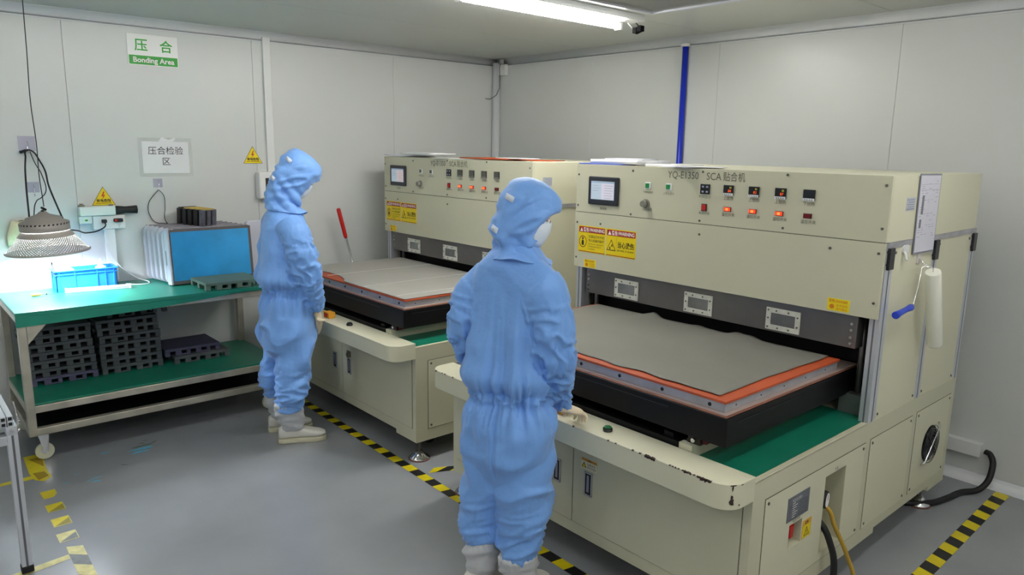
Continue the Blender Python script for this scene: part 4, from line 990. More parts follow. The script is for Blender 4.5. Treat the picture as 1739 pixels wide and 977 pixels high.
# lint roller
t = thing('lint_roller', 'white lint roller with a blue handle hanging on the near machine side', 'roller', (XC+HW+.035, YF+1.12, 1.25))
obj('roller_sleeve', MB().tube([(0.03, .020, -.012), (.03, .024, -.020), (.03, .138, -.330), (.03, .140, -.334)], .032, seg=24, radii=[.028, .030, .030, .028]), mat('roller_white', (238, 238, 226), .5), t)
obj('wire_frame', MB().tube([(.03, .022, -.014), (.03, .016, .004), (.0, .012, .008), (-.003, -.008, .002), (.0, -.035, -.07), (.002, -.065, -.138), (.002, -.085, -.150)], .0026, seg=8), CHROME, t)
obj('handle', MB().tube([(.002, -.075, -.146), (.002, -.09, -.149), (.002, -.13, -.152), (.002, -.20, -.158), (.002, -.232, -.162), (.002, -.236, -.162)], .014, seg=14, radii=[.008, .014, .011, .012, .015, .013]), mat('handle_blue', (40, 70, 200), .3), t)

# power trunking and cable by the right wall
tag(obj('cable_trunking', B(-2.6, -1.072, YW-.045, YW, .150, .222), WHITE, bevel=.003), 'white horizontal cable trunking low on the right wall behind the near machine', 'trunking')
cable('power_cable', [(-1.054, YW-.024, .185), (-1.03, YW-.03, .180), (-1.0, YW-.08, .11), (-1.02, YW-.14, .03), (-1.08, YW-.24, .016), (-1.10, YW-.36, .016), (-1.15, 3.75, .016), (-1.3, 3.62, .016), (-1.5, 3.5, .016)], .015, 'thick black power cable from the wall trunking to the floor under the near machine')

# ------------------------------------------------------------------ floor tapes
def striped(name, p0, p1, wd, n, label, group, slant=.6, first_y=True, ya=TYEL, bl=TBLK, z=.0012):
    p0, p1 = Vector(p0), Vector(p1); d = (p1-p0); L = d.length; d.normalize(); nrm = Vector((-d.y, d.x))
    t = thing(name, label, 'floor tape', (p0.x, p0.y, 0), group)
    q = p0.copy()
    for col, nm, par in ((ya, 'yellow_stripe', 0), (bl, 'black_stripe', 1)):
        m_ = MB()
        for i in range(n):
            if i % 2 != par: continue
            a, b = L*i/n, L*(i+1)/n
            sl = slant*wd
            def P(s_, o_): 
                s2 = min(max(s_ + sl*o_/wd, 0), L); v = p0 + d*s2 + nrm*o_; return (v.x-p0.x, v.y-p0.y, z)
            m_.poly([P(a, -wd/2), P(b, -wd/2), P(b, wd/2), P(a, wd/2)])
        obj(nm, m_, col, t, kind='stuff' if n > 8 else None)
    return t
striped('hazard_tape', (-4.47, 2.06), (-1.45, 2.0), .055, 41, 'long yellow and black floor tape along the fronts of the machines', None, slant=.15)
striped('hazard_tape', (-3.02, 2.09), (-2.86, 2.42), .055, 5, 'short yellow and black floor tape branching between the two machines', None, slant=1.3)
striped('hazard_tape', (-.945, 4.21), (-.915, 2.3), .062, 25, 'yellow and black floor tape at the right, leading to the wall', None, slant=.3)
# worn marking squares on the left
def patch(x, y, w_, d_, label, style, rz=0):
    t = thing('floor_marking', label, 'floor tape', (x, y, 0), 'worn floor marking patches', rz)
    mb = MB(); pts = [(-w_/2, -d_/2), (w_/2, -d_/2), (w_/2, d_/2), (-w_/2, d_/2)]
    if style == 'cut': pts = [(-w_/2, -d_/2), (w_/2, -d_/2*.9), (w_/2, d_/2*.4), (w_*.1, d_/2), (-w_/2, d_/2)]
    mb.poly([(a*1.12, b*1.1, .0008) for a, b in pts]); obj('tape_edge', mb, TOLD, t)
    mb = MB(); mb.poly([(a, b, .0012) for a, b in pts]); obj('tape_face', mb, TYEL if style != 'old' else TOLD, t)
    if style in ('dark', 'old'):
        mb = MB(); mb.poly([(w_/2, -d_/2, .0015), (w_/2, d_/2, .0015), (-w_/2*.5, d_/2, .0015)]); obj('worn_corner', mb, TGREY if style == 'old' else mat('tape_olive', (150, 134, 20), .5), t)
patch(-3.965, .510, .085, .06, 'clean yellow floor tape square nearest the table castor', 'cut')
patch(-3.798, .508, .08, .066, 'second yellow floor tape square from the table castor', 'dark')
patch(-3.631, .503, .08, .066, 'third yellow floor tape square from the table castor, olive corner', 'dark')
patch(-3.468, .498, .078, .068, 'fourth, half grey floor tape square from the table castor', 'old')
mb = thing('worn_tape', 'torn crossing yellow floor tape below the table castor', 'floor tape', (-4.30, .52, 0))
m_ = MB(); m_.poly([(-.24, -.035, .001), (.02, -.045, .001), (.12, -.035, .001), (.16, .0, .001), (.12, .04, .001), (.0, .035, .001), (-.24, .05, .001)]); obj('tape_strip', m_, TYEL, mb)
m_ = MB(); m_.poly([(-.19, .045, .0014), (-.19, -.02, .0014), (-.04, .03, .0014)]); m_.poly([(.02, -.03, .0014), (.13, -.02, .0014), (.10, .03, .0014), (.03, .02, .0014)]); obj('dark_print', m_, mat('tape_olive2', (170, 140, 10), .5), mb)
m_ = MB(); m_.poly([(.06, -.22, .0009), (.09, -.22, .0009), (.10, -.03, .0009), (.05, -.03, .0009)]); obj('tape_tail', m_, TYEL, mb)
striped('hazard_tape', (-3.37, .503), (-2.7, .49), .058, 7, 'faded striped floor tape at the bottom left corner of the picture', None, slant=.9, ya=TOLD, bl=TGREY)
m_ = MB(); m_.quad((-3.30, .47, .001), (-3.26, .47, .001), (-3.20, .1, .001), (-3.25, .1, .001)); tag(obj('worn_tape', m_, TOLD), 'faded cream floor tape running off to the aluminium frame foot', 'floor tape')
# blue paint scrapes
sm = MB(); rr = random.Random(11)
def smear(x, y, l, w_, a, m_):
    ca, sa = math.cos(a), math.sin(a); pts = []
    for j in range(9):
        th = j*2*PI/9; q = .6+.5*rr.random(); u, v = l/2*math.cos(th)*q, w_/2*math.sin(th)*q
        pts.append((x+u*ca-v*sa, y+u*sa+v*ca, .0006+.0001*rr.random()))
    sm.poly(pts, m_)
BS = mat('scuff_blue', (84, 170, 206), .5, mottle=.2, mscale=60); DG = mat('scuff_olive', (70, 100, 80), .6); DK = mat('scuff_dark', (70, 66, 62), .6)
from math import pi
for a in ((-4.27, 1.00, .16, .035, 1.6, BS), (-4.23, .99, .13, .03, 1.6, BS), (-4.31, 1.02, .11, .025, 1.6, DG), (-4.35, 1.03, .04, .012, 1.2, DK), (-4.38, 1.06, .04, .01, 1.2, DK), (-4.33, 1.09, .05, .012, 2, DK), (-4.33, .84, .05, .025, 1.4, BS), (-4.02, .72, .10, .012, 1.9, BS), (-3.98, .72, .06, .018, 1.2, BS), (-4.13, .66, .03, .008, 1.2, BS), (-4.1, .88, .04, .01, 1, DK), (-4.42, 1.62, .05, .008, 1.4, DK), (-4.45, 1.45, .04, .008, 1.4, DK), (-4.05, .60, .05, .008, .6, BS)): smear(*a)
o = obj('floor_scuffs', sm, None); tag(o, 'blue and dark scuff marks on the floor in front of the table', 'scuff marks'); o['kind'] = 'stuff'

# ------------------------------------------------------------------ aluminium work frame at the left edge
t = thing('aluminium_frame', 'aluminium profile work frame at the left edge with loose profiles on top', 'frame', (-3.238, .338, 0))
def profile(x0, x1, y0, y1, z0, z1, ax, nm='profile', n=1, parent=None):
    m_ = B(x0, x1, y0, y1, z0, z1); o_ = obj(nm, m_, ALU, parent or t, bevel=.0015)
    g = MB(); e = .0006; k = .004
    xm, ym, zm = (x0+x1)/2, (y0+y1)/2, (z0+z1)/2
    if ax == 'z': g.box(xm-k, xm+k, y1, y1+e, z0, z1).box(x1, x1+e, ym-k, ym+k, z0, z1)
    else: g.box(x0, x1, y1, y1+e, zm-k, zm+k).box(x1, x1+e, ym-k, ym+k, zm-k, zm+k)
    obj('slot', g, mat('slot_dark', (96, 98, 104), .5), o_); return o_
pw = .036
profile(-pw, 0, -pw, 0, .035, .585, 'z', 'leg')
for (x, y) in ((-1.1, 0), (-1.1, -.62), (0, -.62)): profile(x-pw, x, y-pw, y, .035, .585, 'z', 'leg')
for (x, y) in ((0, 0), (-1.1, 0), (-1.1, -.62), (0, -.62)): obj('foot', B(x-pw-.003, x+.003, y-pw-.003, y+.003, .008, .036), RUBBER, t, bevel=.002)
for y in (0, -.62): profile(-1.1-pw, 0, y-pw, y, .585, .585+pw, 'x', 'beam')
for x in (0, -1.1): profile(x-pw, x, -.62, -pw, .585-pw, .585, 'x', 'beam')
obj('corner_bracket', MB().prism([(-.002, .66), (-.06, .66), (-.06, .70), (-.002, .62)], 'y', .0015, .006), ALUP, t)
for z in (.597, .632): obj('bolt', MB().cyl((-.012, .0, z), (-.012, .010, z), .007, seg=10), CHROME, t)
obj('bolt', MB().cyl((0, -.018, .603), (.008, -.018, .603), .007, seg=10), CHROME, t)
li = 0
for (y, z, lab_) in ((-.010, .6215, 'lower layer, nearest the outer edge'), (-.032, .6215, 'lower layer, middle'), (-.054, .6215, 'lower layer, innermost'), (-.010, .6425, 'upper layer, nearest the outer edge'), (-.032, .6425, 'upper layer, middle')):
    tt = thing('loose_profile', 'thin loose aluminium profile on the left frame, %s' % lab_, 'profile', (-3.238, .338, 0), 'loose profiles on the left frame')
    profile(-.95, .0, y-.020, y, z, z+.020, 'x', 'bar', parent=tt)
    hh = MB(); hh.box(.0006, .0012, y-.016, y-.004, z+.004, z+.016); obj('end_hole', hh, DARK, tt)
obj('shelf_board', B(-1.1, -.02, -.60, -.09, .622, .628), GREENMAT, t)
t3 = thing('white_board', 'white glossy board leaning inside the aluminium frame', 'board', (-3.50, .12, 0))
obj('panel', MB().prism([(-.35, 0), (-.02, 0), (-.12, .52), (-.35, .52)], 'y', 0, .012), mat('glossy_white', (245, 245, 250), .2), t3)
cable('floor_cable', [(-3.75, .1, .56), (-3.5, .22, .40), (-3.36, .24, .26), (-3.30, .22, .13), (-3.26, .18, .02), (-3.2, 0, .012), (-3.0, -.4, .012)], .008, 'black cable drooping inside the aluminium frame at the left edge')

# ------------------------------------------------------------------ people
def ring(c, ax, ay, a, b, n=28, squash=2.4):
    out = []
    for k in range(n):
        th = k*2*PI/n; cs, sn = math.cos(th), math.sin(th)
        u = abs(cs)**(2/squash)*(1 if cs >= 0 else -1); v = abs(sn)**(2/squash)*(1 if sn >= 0 else -1)
        out.append(c + ax*(a*u) + ay*(b*v))
    return out
def chain_rings(ch, n=20, sc=1.0):
    P = [Vector(c[:3]) for c in ch]; R_ = [c[3]*sc for c in ch]
    # catmull-rom refine
    Q, RR = [], []
    for i in range(len(P)-1):
        p0, p1, p2, p3 = P[max(i-1, 0)], P[i], P[i+1], P[min(i+2, len(P)-1)]
        for s_ in range(4):
            tt = s_/4
            Q.append(.5*((2*p1)+(p2-p0)*tt+(2*p0-5*p1+4*p2-p3)*tt*tt+(3*p1-p0-3*p2+p3)*tt**3)); RR.append(R_[i]*(1-tt)+R_[i+1]*tt)
    Q.append(P[-1]); RR.append(R_[-1])
    out = []; prev = None
    for i, p in enumerate(Q):
        t_ = (Q[min(i+1, len(Q)-1)]-Q[max(i-1, 0)]).normalized()
        a = t_.orthogonal().normalized() if prev is None else (prev-t_*prev.dot(t_)).normalized()
        prev = a; b = t_.cross(a)
        out.append([p+RR[i]*(math.cos(k*2*PI/n)*a+math.sin(k*2*PI/n)*b) for k in range(n)])
    return out
def remeshed(mb, voxel, smooth_it):
    me = bpy.data.meshes.new('tmp'); bmesh.ops.recalc_face_normals(mb.bm, faces=mb.bm.faces); mb.bm.to_mesh(me); mb.bm.free()
    o = bpy.data.objects.new('tmp', me); C.objects.link(o)
    r = o.modifiers.new('r', 'REMESH'); r.mode = 'VOXEL'; r.voxel_size = voxel; r.use_smooth_shade = True
    s_ = o.modifiers.new('s', 'SMOOTH'); s_.factor = .5; s_.iterations = smooth_it
    m2 = bpy.data.meshes.new_from_object(o.evaluated_get(bpy.context.evaluated_depsgraph_get()))
    bpy.data.objects.remove(o); bpy.data.meshes.remove(me); return m2
def link_mesh(name, me, m, parent):
    me.materials.clear(); me.materials.append(m)
    for p in me.polygons: p.use_smooth = True
    me.name = name; o = bpy.data.objects.new(name, me); C.objects.link(o); o.parent = parent; return o
def displace(me, fn):
    nv = len(me.vertices); co = np.empty(nv*3); me.vertices.foreach_get('co', co); no = np.empty(nv*3); me.vertices.foreach_get('normal', no)
    co = co.reshape(-1, 3); no = no.reshape(-1, 3); d = np.empty(nv)
    for i in range(nv): d[i] = fn(co[i], no[i])
    co += no*d[:, None]; me.vertices.foreach_set('co', co.ravel()); me.update()
def ss(a, b, x): t_ = min(1, max(0, (x-a)/(b-a))); return t_*t_*(3-2*t_)
def frame_of(az, pitch=0, roll=0):
    a = math.radians(az); f = Vector((math.sin(a), math.cos(a), 0)); r = Vector((math.cos(a), -math.sin(a), 0)); u = Vector((0, 0, 1))
    p = math.radians(pitch); f2 = f*math.cos(p)-u*math.sin(p); u2 = u*math.cos(p)+f*math.sin(p)
    q = math.radians(roll); r2 = r*math.cos(q)+u2*math.sin(q); u3 = u2*math.cos(q)-r*math.sin(q)
    return r2, f2, u3

def make_hand(parent, wrist, knuckle, tip, thumb_tip, palm_n, mname='glove', splay=.0185, radius=.0078):
    W, K, T = Vector(wrist), Vector(knuckle), Vector(tip); N = Vector(palm_n).normalized()
    d = (K-W).normalized(); side = d.cross(N).normalized()
    th_side = 1 if (Vector(thumb_tip)-W).dot(side) > 0 else -1
    mb = MB()
    rings = []
    for s_, a, b in ((-.35, .030, .024), (0, .027, .021), (.35, .034, .018), (.7, .041, .017), (1.0, .040, .015), (1.12, .034, .012)):
        rings.append(ring(W+(K-W)*s_, side, N, a, b, 20, 2.6))
    mb.loft(rings)
    fl = (T-K)
    for i, (off, ln) in enumerate(((1.5, .92), (.5, 1.06), (-.5, 1.0), (-1.5, .80))):
        base = K+side*(off*splay*1.05*th_side)-d*.012
        e = fl*ln + side*(off*.003*th_side) + d*(.004*(i-1.5))
        mid = base+d*.020+e*.30+N*(-.004); mid2 = base+d*.020+e*.68-N*.002; end = base+d*.012+e*1.0+N*.006
        mb.loft(chain_rings([(*base, radius*1.12), (*(base+d*.016), radius*1.08), (*mid, radius), (*mid2, radius*.93), (*end, radius*.72)], 12))
    tb = W+(K-W)*.22+side*(.026*th_side); tt = Vector(thumb_tip)
    mb.loft(chain_rings([(*tb, radius*1.4), (*(tb.lerp(tt, .4)+side*.008*th_side), radius*1.25), (*tb.lerp(tt, .75), radius*1.08), (*tt, radius*.75)], 12))
    me = remeshed(mb, .0026, 2)
    return link_mesh(mname, me, GLOVE, parent)

def make_shoe(parent, heel, toe, name='shoe', w_=.043):
    H, T = Vector(heel), Vector(toe); f = (T-H).normalized(); L = (T-H).length; s_ = Vector((f.y, -f.x, 0)); u = Vector((0, 0, 1))
    prof = [(0, .55, .020, .070), (.03, .75, .012, .080), (.12, .86, .010, .088), (.3, .84, .010, .092), (.45, .86, .010, .082), (.6, .98, .010, .066), (.75, 1.05, .010, .055), (.88, .96, .012, .046), (.96, .72, .016, .038), (1.0, .40, .022, .032)]
    rings = []
    for t_, w2, z0, z1 in prof:
        c = H+f*(L*t_)+u*(.014+(z0+z1)/2); rings.append(ring(c, s_, u, w_*w2, (z1-z0)/2, 20, 2.6))
    mb = MB(); mb.loft(rings); me = remeshed(mb, .005, 3); sh = link_mesh(name, me, SHOEM, parent)
    rings = []
    for z, k in ((.0, .98), (.006, 1.02), (.022, 1.0), (.026, .97)):
        rr_ = []
        for t_, w2 in [(p[0], p[1]) for p in prof]: rr_.append(H+f*(L*(t_*1.02-.01))+s_*(w_*w2*k*1.03)+u*z)
        for t_, w2 in [(p[0], p[1]) for p in prof][::-1]: rr_.append(H+f*(L*(t_*1.02-.01))-s_*(w_*w2*k*1.03)+u*z)
        rings.append(rr_)
    so = MB(); so.loft(rings); obj('sole', so, SOLE, sh, smooth=False)
    return sh

def make_boot(parent, top, heel, toe, rtop, name='boot_cover'):
    H, T = Vector(heel), Vector(toe); f = (T-H).normalized(); tp = Vector(top); s_ = Vector((f.y, -f.x, 0))
    ank = H+f*.085+Vector((0, 0, .075))
    rings = []
    n = 8
    for i in range(n+1):
        t_ = i/n; c = ank.lerp(tp, t_); r = .054*(1-t_)+rtop*t_+.008*math.sin(t_*PI)
        rings.append(ring(c, s_, f, r*.92+.002, r*1.08, 28, 2.1))
    rings.append(ring(tp+Vector((0, 0, .006)), s_, f, rtop*.9, rtop*.95, 28, 2.1))
    mb = MB(); mb.loft(rings); me = remeshed(mb, .006, 2)
    zt_ = tp.z
    def fn(p, n_):
        n1 = noise.noise((p[0]*14, p[1]*14, p[2]*22+7)); n2 = noise.noise((p[0]*7, p[1]*7, p[2]*9))
        fold = 2.2*noise.noise((p[0]*10, p[1]*10+4, p[2]*34-p[0]*14+p[1]*10))
        top_g = ss(zt_-.035, zt_, p[2])*math.sin(math.atan2(p[1]-tp.y, p[0]-tp.x)*20)*.002
        return .008*n1+.0065*max(-.7, fold)*(1-ss(zt_-.06, zt_, p[2]))+top_g
    displace(me, fn); return link_mesh(name, me, BOOTM, parent)

def make_person(label, tors, rleg, lleg, rarm, larm, az, head_c, head_az, head_pitch, head_roll, waist_z, hands, feet, seed, hs=1.0, opening=.62):
    root = thing('person', label, 'person', (tors[-1][0], tors[-1][1], 0))
    inv = Vector((-tors[-1][0], -tors[-1][1], 0))
    def sh(c): return tuple(Vector(c[:3])+inv)+tuple(c[3:])
    tors = [sh(c) for c in tors]; rleg = [sh(c) for c in rleg]; lleg = [sh(c) for c in lleg]; rarm = [sh(c) for c in rarm]; larm = [sh(c) for c in larm]
    hc = Vector(head_c)+inv
    r, f, u = frame_of(az); UP = Vector((0, 0, 1))
    tr = sorted(tors, key=lambda q: -q[2])
    # --- coverall
    mb = MB()
    def interp_rings(k=1.0):
        out = []
        for i in range(len(tr)-1):
            a, b = tr[i], tr[i+1]
            for s_ in (0, .34, .67): out.append([a[j]*(1-s_)+b[j]*s_ for j in range(5)])
        out.append(list(tr[-1])); return [ring(Vector(q[:3]), r, f, q[3]*k, q[4]*k) for q in out]
    mb.loft(interp_rings())
    for ch in (rleg, lleg, rarm, larm): mb.loft(chain_rings(ch, 22))
    # shoulder caps
    me = remeshed(mb, .0068, 3)
    wz = waist_z; hem_r, hem_l = rleg[-1][2], lleg[-1][2]; cuffR, cuffL = Vector(rarm[-1][:3]), Vector(larm[-1][:3])
    cx, cy = tr[8][0], tr[8][1]
    def seg_param(p, ch):
        best = (9, 0)
        for i in range(len(ch)-1):
            a, b = Vector(ch[i][:3]), Vector(ch[i+1][:3]); ab = b-a; t_ = max(0, min(1, (p-a).dot(ab)/ab.length_squared)); dd = (p-(a+ab*t_)).length-(ch[i][3]*(1-t_)+ch[i+1][3]*t_)
            if dd < best[0]: best = (dd, (i+t_)/(len(ch)-1))
        return best
    UV_ = []
    def fn(p, n_):
        v = Vector(p); x, y, z = p
        n1 = noise.noise((x*6+seed, y*6, z*3)); n2 = noise.noise((x*11, y*11+seed, z*6)); n3 = noise.noise((x*4+z*5, y*4-z*3, z*7+seed))
        d = .008*n1+.003*n2
        dr, pr = seg_param(v, rarm); dl, pl2 = seg_param(v, larm)
        arm = dr < .014 and pr > .14 or dl < .014 and pl2 > .14
        hz = min(hem_r, hem_l)
        if arm:
            pp, ch = (pr, rarm) if dr < dl else (pl2, larm); cuf = cuffR if dr < dl else cuffL; dc = (v-cuf).length
            j = min(len(ch)-1, int(pp*(len(ch)-1)+.5)); th = math.atan2(y-ch[j][1], x-ch[j][0]); rad = .075
            c_, s_ = math.cos(th), math.sin(th)
            f1 = noise.noise((c_*.9+seed, s_*.9, pp*7+c_*.8)); f2 = noise.noise((c_*1.3, s_*1.3+seed, pp*15-s_))
            d += (.016*f1+.013*(.5-min(1, abs(f2)*2.6)))*ss(.12, .35, pp)*ss(.02, .10, dc)
            g = ss(.12, .04, dc); gg = noise.noise((c_*3, s_*3, dc*42+seed))
            d += g*.010*gg-.006*ss(.10, .05, dc)*ss(.0, .03, dc)-.003*ss(.03, .0, dc)
        else:
            th = math.atan2(y-cy, x-cx); c_, s_ = math.cos(th), math.sin(th); rad = .17
            g = math.exp(-((z-wz)/.085)**2)
            d += g*.018*noise.noise((c_*9+seed, s_*9, z*3+1))+g*.007*noise.noise((c_*22, s_*22+seed, z*6))
            band = math.exp(-((z-wz)/.013)**4); d += -.020*math.exp(-((z-wz)/.040)**2)+band*.009+band*.004*noise.noise((c_*26, s_*26, 3))
            if z > wz:
                d += .026*noise.noise((c_*3.4+seed, s_*3.4, z*1.6))*ss(wz+.50, wz+.12, z)+.017*math.exp(-((z-wz-.075)/.045)**2)
                d += .010*(.5-min(1, abs(noise.noise((x*5+z*2.5+seed*2, y*5, z*3.2)))*3.2))*ss(wz+.02, wz+.2, z)
            else:
                d += .022*noise.noise((c_*3.6, s_*3.6+seed, z*2.4))*ss(wz-.22, wz-.04, z)
                kz = ss(hz+.34, hz+.10, z)
                f1 = noise.noise((x*5+seed, y*5, z*17+x*6-y*4)); f2 = noise.noise((x*9, y*9+seed, z*30-x*9))
                d += kz*(.020*f1+.012*(.45-min(1, abs(f2)*2.4)))
                d += (1-kz)*.016*(.45-min(1, abs(noise.noise((x*4.5+z*5, y*4.5+seed, z*5.5-x*5)))*3))*ss(wz-.08, wz-.2, z)
                d += (1-kz)*.014*noise.noise((x*5+z*6+seed, y*5, z*6-y*5))*ss(wz-.08, wz-.2, z)
                d -= .008*ss(hz+.03, hz, z)
        if not arm and z < wz+.30:
            lt_ = (x-cx)*r.x+(y-cy)*r.y; fr_ = (x-cx)*f.x+(y-cy)*f.y
            if fr_ < 0 and z > .5: d -= .007*math.exp(-(lt_/.007)**2)*ss(.5, .6, z)*(1 if z < wz else .5)-.004*math.exp(-((abs(lt_)-.014)/.006)**2)*ss(.5, .6, z)*(z < wz)
        d *= 1.12
        UV_.append(th*rad)
        return d
    displace(me, fn)
    at = me.attributes.new('thread', 'FLOAT', 'POINT'); at.data.foreach_set('value', UV_)
    cov = link_mesh('coverall', me, SUIT, root)
    # --- inner body: torso, limbs and head as one continuous skin
    hr, hf, hu = frame_of(head_az, head_pitch, head_roll); hr, hf, hu = hr*hs, hf*hs, hu*hs
    bb = MB(); bb.loft(interp_rings(.56))
    for ch, e in ((rleg, .7), (lleg, .7), (rarm, .55), (larm, .55)): bb.loft(chain_rings(ch, 12, e))
    neck = Vector(tr[0][:3]); bb.loft(chain_rings([(*(neck-UP*.05), .05), (*neck, .048), (*(hc-hu*.05-hf*.02), .046), (*hc, .05)], 14))
    rings = []
    for h, a, b, o_ in ((-.108, .022, .022, .060), (-.100, .036, .034, .050), (-.085, .046, .050, .034), (-.06, .056, .068, .014), (-.03, .066, .084, .004), (0, .071, .090, 0), (.03, .073, .092, -.002), (.06, .068, .086, -.004), (.085, .054, .068, -.006), (.102, .034, .042, -.006), (.108, .012, .016, -.006)):
        rings.append(ring(hc+hu*h+hf*o_, hr, hf, a, b, 24, 2.2))
    bb.loft(rings)
    # nose, brow ridge, ears
    bb.loft(chain_rings([(*(hc+hu*.012+hf*.086), .009), (*(hc-hu*.012+hf*.094), .010), (*(hc-hu*.032+hf*.100), .012), (*(hc-hu*.040+hf*.092), .010)], 10))
    for s_ in (-1, 1):
        bb.loft(chain_rings([(*(hc+hu*.022+hf*.080+hr*.012*s_), .007), (*(hc+hu*.024+hf*.079+hr*.03*s_), .008), (*(hc+hu*.016+hf*.070+hr*.045*s_), .007)], 10))
        bb.loft(chain_rings([(*(hc+hu*.02+hr*.070*s_-hf*.005), .010), (*(hc-hu*.00+hr*.074*s_-hf*.008), .013), (*(hc-hu*.03+hr*.069*s_), .009)], 10))
    body = link_mesh('body', remeshed(bb, .0055, 2), SKIN, root)
    for s_ in (-1, 1):
        ey = MB(); c_ = hc+hu*.004+hf*.0795+hr*.031*s_
        rg = [[c_+(hr*math.cos(a)*.0135+hu*math.sin(a)*.0135)*math.cos(q)+hf*.0135*math.sin(q) for a in [k*2*PI/14 for k in range(14)]] for q in (0, .4, .8, 1.2, 1.5)]
        ey.loft(rg); e_ = obj('eye', ey, mat('eye_white', (226, 222, 216), .2), body)
        ir = MB(); c2 = c_+hf*.0132; ir.loft([[c2+(hr*math.cos(a)+hu*math.sin(a))*.0058+hf*q for a in [k*2*PI/12 for k in range(12)]] for q in (-.001, .0012)]); obj('iris', ir, HAIR, body)
        br = MB(); br.loft(chain_rings([(*(hc+hu*.034+hf*.0865+hr*.014*s_), .003), (*(hc+hu*.038+hf*.083+hr*.032*s_), .0036), (*(hc+hu*.031+hf*.070+hr*.049*s_), .002)], 8)); obj('eyebrow', br, HAIR, body)
    li = MB(); li.loft(chain_rings([(*(hc-hu*.066+hf*.080-hr*.022), .003), (*(hc-hu*.064+hf*.088), .006), (*(hc-hu*.066+hf*.080+hr*.022), .003)], 8)); obj('mouth', li, mat('lips', (170, 96, 86), .5), body)
    # --- face mask
    mk = MB(); rg = []
    for h, a, b, o_ in ((-.104, .036, .040, .044), (-.085, .052, .056, .040), (-.06, .066, .080, .024), (-.035, .073, .091, .018), (-.014, .075, .095, .010), (-.004, .071, .092, .006)):
        rg.append([hc+hu*(h+.010*math.cos(q)**2*(1 if h > -.02 else 0))+hf*(o_+b*math.cos(q))+hr*(a*math.sin(q)) for q in [math.radians(-78+156*k/22) for k in range(23)]])
    Vv = [[mk.bm.verts.new(p) for p in q] for q in rg]
    for i in range(len(Vv)-1):
        for k in range(22): mk.face([Vv[i][k], Vv[i][k+1], Vv[i+1][k+1], Vv[i+1][k]], None, True)
    mo = obj('face_mask', mk, MASKM, root); so = mo.modifiers.new('solid', 'SOLIDIFY'); so.thickness = .002; so.offset = 1
    ml = MB()
    for s_ in (-1, 1): ml.tube([hc-hu*.03+hf*.03+hr*.0765*s_, hc-hu*.005+hr*.081*s_, hc+hu*.01-hf*.02+hr*.079*s_], .0015, seg=5)
    obj('mask_loop', ml, MASKM, mo)
    # --- hood
    key = [(-.205, .098, .100, -.030), (-.175, .092, .098, -.030), (-.150, .082, .094, -.024), (-.128, .080, .098, -.014), (-.105, .086, .106, -.006), (-.08, .092, .110, -.002), (-.05, .097, .112, 0), (-.02, .100, .114, .0), (.01, .101, .117, .001), (.035, .101, .117, .002), (.052, .099, .117, .003), (.066, .096, .114, .003), (.080, .091, .108, .002), (.096, .082, .103, .0), (.112, .068, .085, -.005), (.124, .050, .062, -.010), (.132, .028, .034, -.013), (.134, .004, .005, -.014)]
    rows = []
    for i in range(len(key)-1):
        for t_ in (0, .5): rows.append([key[i][j]*(1-t_)+key[i+1][j]*t_ for j in range(4)])
    rows.append(list(key[-1]))
    NN = 88; hm_ = MB(); VV = []
    for h, a, b, o_ in rows:
        t_ = ss(-.11, -.20, h); rw = []
        tt = (h+.118)/(.050+.118); lim = 0
        if 0 < tt < 1: lim = (.30+opening*.9)*math.sin(tt*PI)**.45
        for k in range(NN+1):
            q = lim+(2*PI-2*lim)*k/NN
            cs, sn = math.cos(q), math.sin(q)
            cc = abs(cs)**.92*(1 if cs > 0 else -1); s2 = abs(sn)**.92*(1 if sn > 0 else -1)
            hug = 1-.15*math.exp(-((min(q, 2*PI-q)-lim)/.40)**2)*(1 if 0 < tt < 1 else 0)*min(1, max(0, math.sin(max(0, min(1, tt))*PI))*2)
            hp = hc+hu*h+hf*(o_+b*cc*hug)+hr*(a*s2*hug)
            if t_ > 0:
                zc = tr[0][2]+.010-.075*t_
                tl = Vector((tr[0][0], tr[0][1], zc))+r*(s2*(.085+.030*t_))+f*(cc*(.082+.022*t_))+UP*(-.03*cc*t_*.6)
                hp = hp.lerp(tl, t_)
            rw.append(hm_.bm.verts.new(hp))
        VV.append(rw)
    for i in range(len(rows)-1):
        for k in range(NN): hm_.face([VV[i][k], VV[i][k+1], VV[i+1][k+1], VV[i+1][k]], None, True)
    bmesh.ops.remove_doubles(hm_.bm, verts=hm_.bm.verts, dist=.0006)
    hob = obj('tmp_hood', hm_, SUIT); sb = hob.modifiers.new('sub', 'SUBSURF'); sb.levels = 1; sb.render_levels = 1
    hme = bpy.data.meshes.new_from_object(hob.evaluated_get(bpy.context.evaluated_depsgraph_get())); bpy.data.objects.remove(hob)
    def hfn(p, n_):
        v = Vector(p)-hc; h = v.dot(hu); ff = v.dot(hf); rr_ = v.dot(hr)
        n1 = noise.noise((p[0]*12+seed, p[1]*12, p[2]*8)); n2 = noise.noise((p[0]*20, p[1]*20+seed, p[2]*20))
        lat = ss(-.01, -.10, h)
        v3 = noise.noise((rr_*7+seed, ff*7, h*26+ff*9)); v4 = noise.noise((rr_*10, ff*9+seed, h*16-ff*12))
        d = .006*n1+.0025*n2+lat*.026*v3*(1-ss(-.18, -.2, h))+.012*(.4-min(1, abs(v4)*3))*ss(.095, .03, h)
        d += .004*math.exp(-((h-.112+.12*max(0, ff))/.006)**2)      # seam ridge around the crown
        return d
    displace(hme, hfn)
    hood = link_mesh('hood', hme, SUIT, root); so = hood.modifiers.new('solid', 'SOLIDIFY'); so.thickness = .003; so.offset = 1
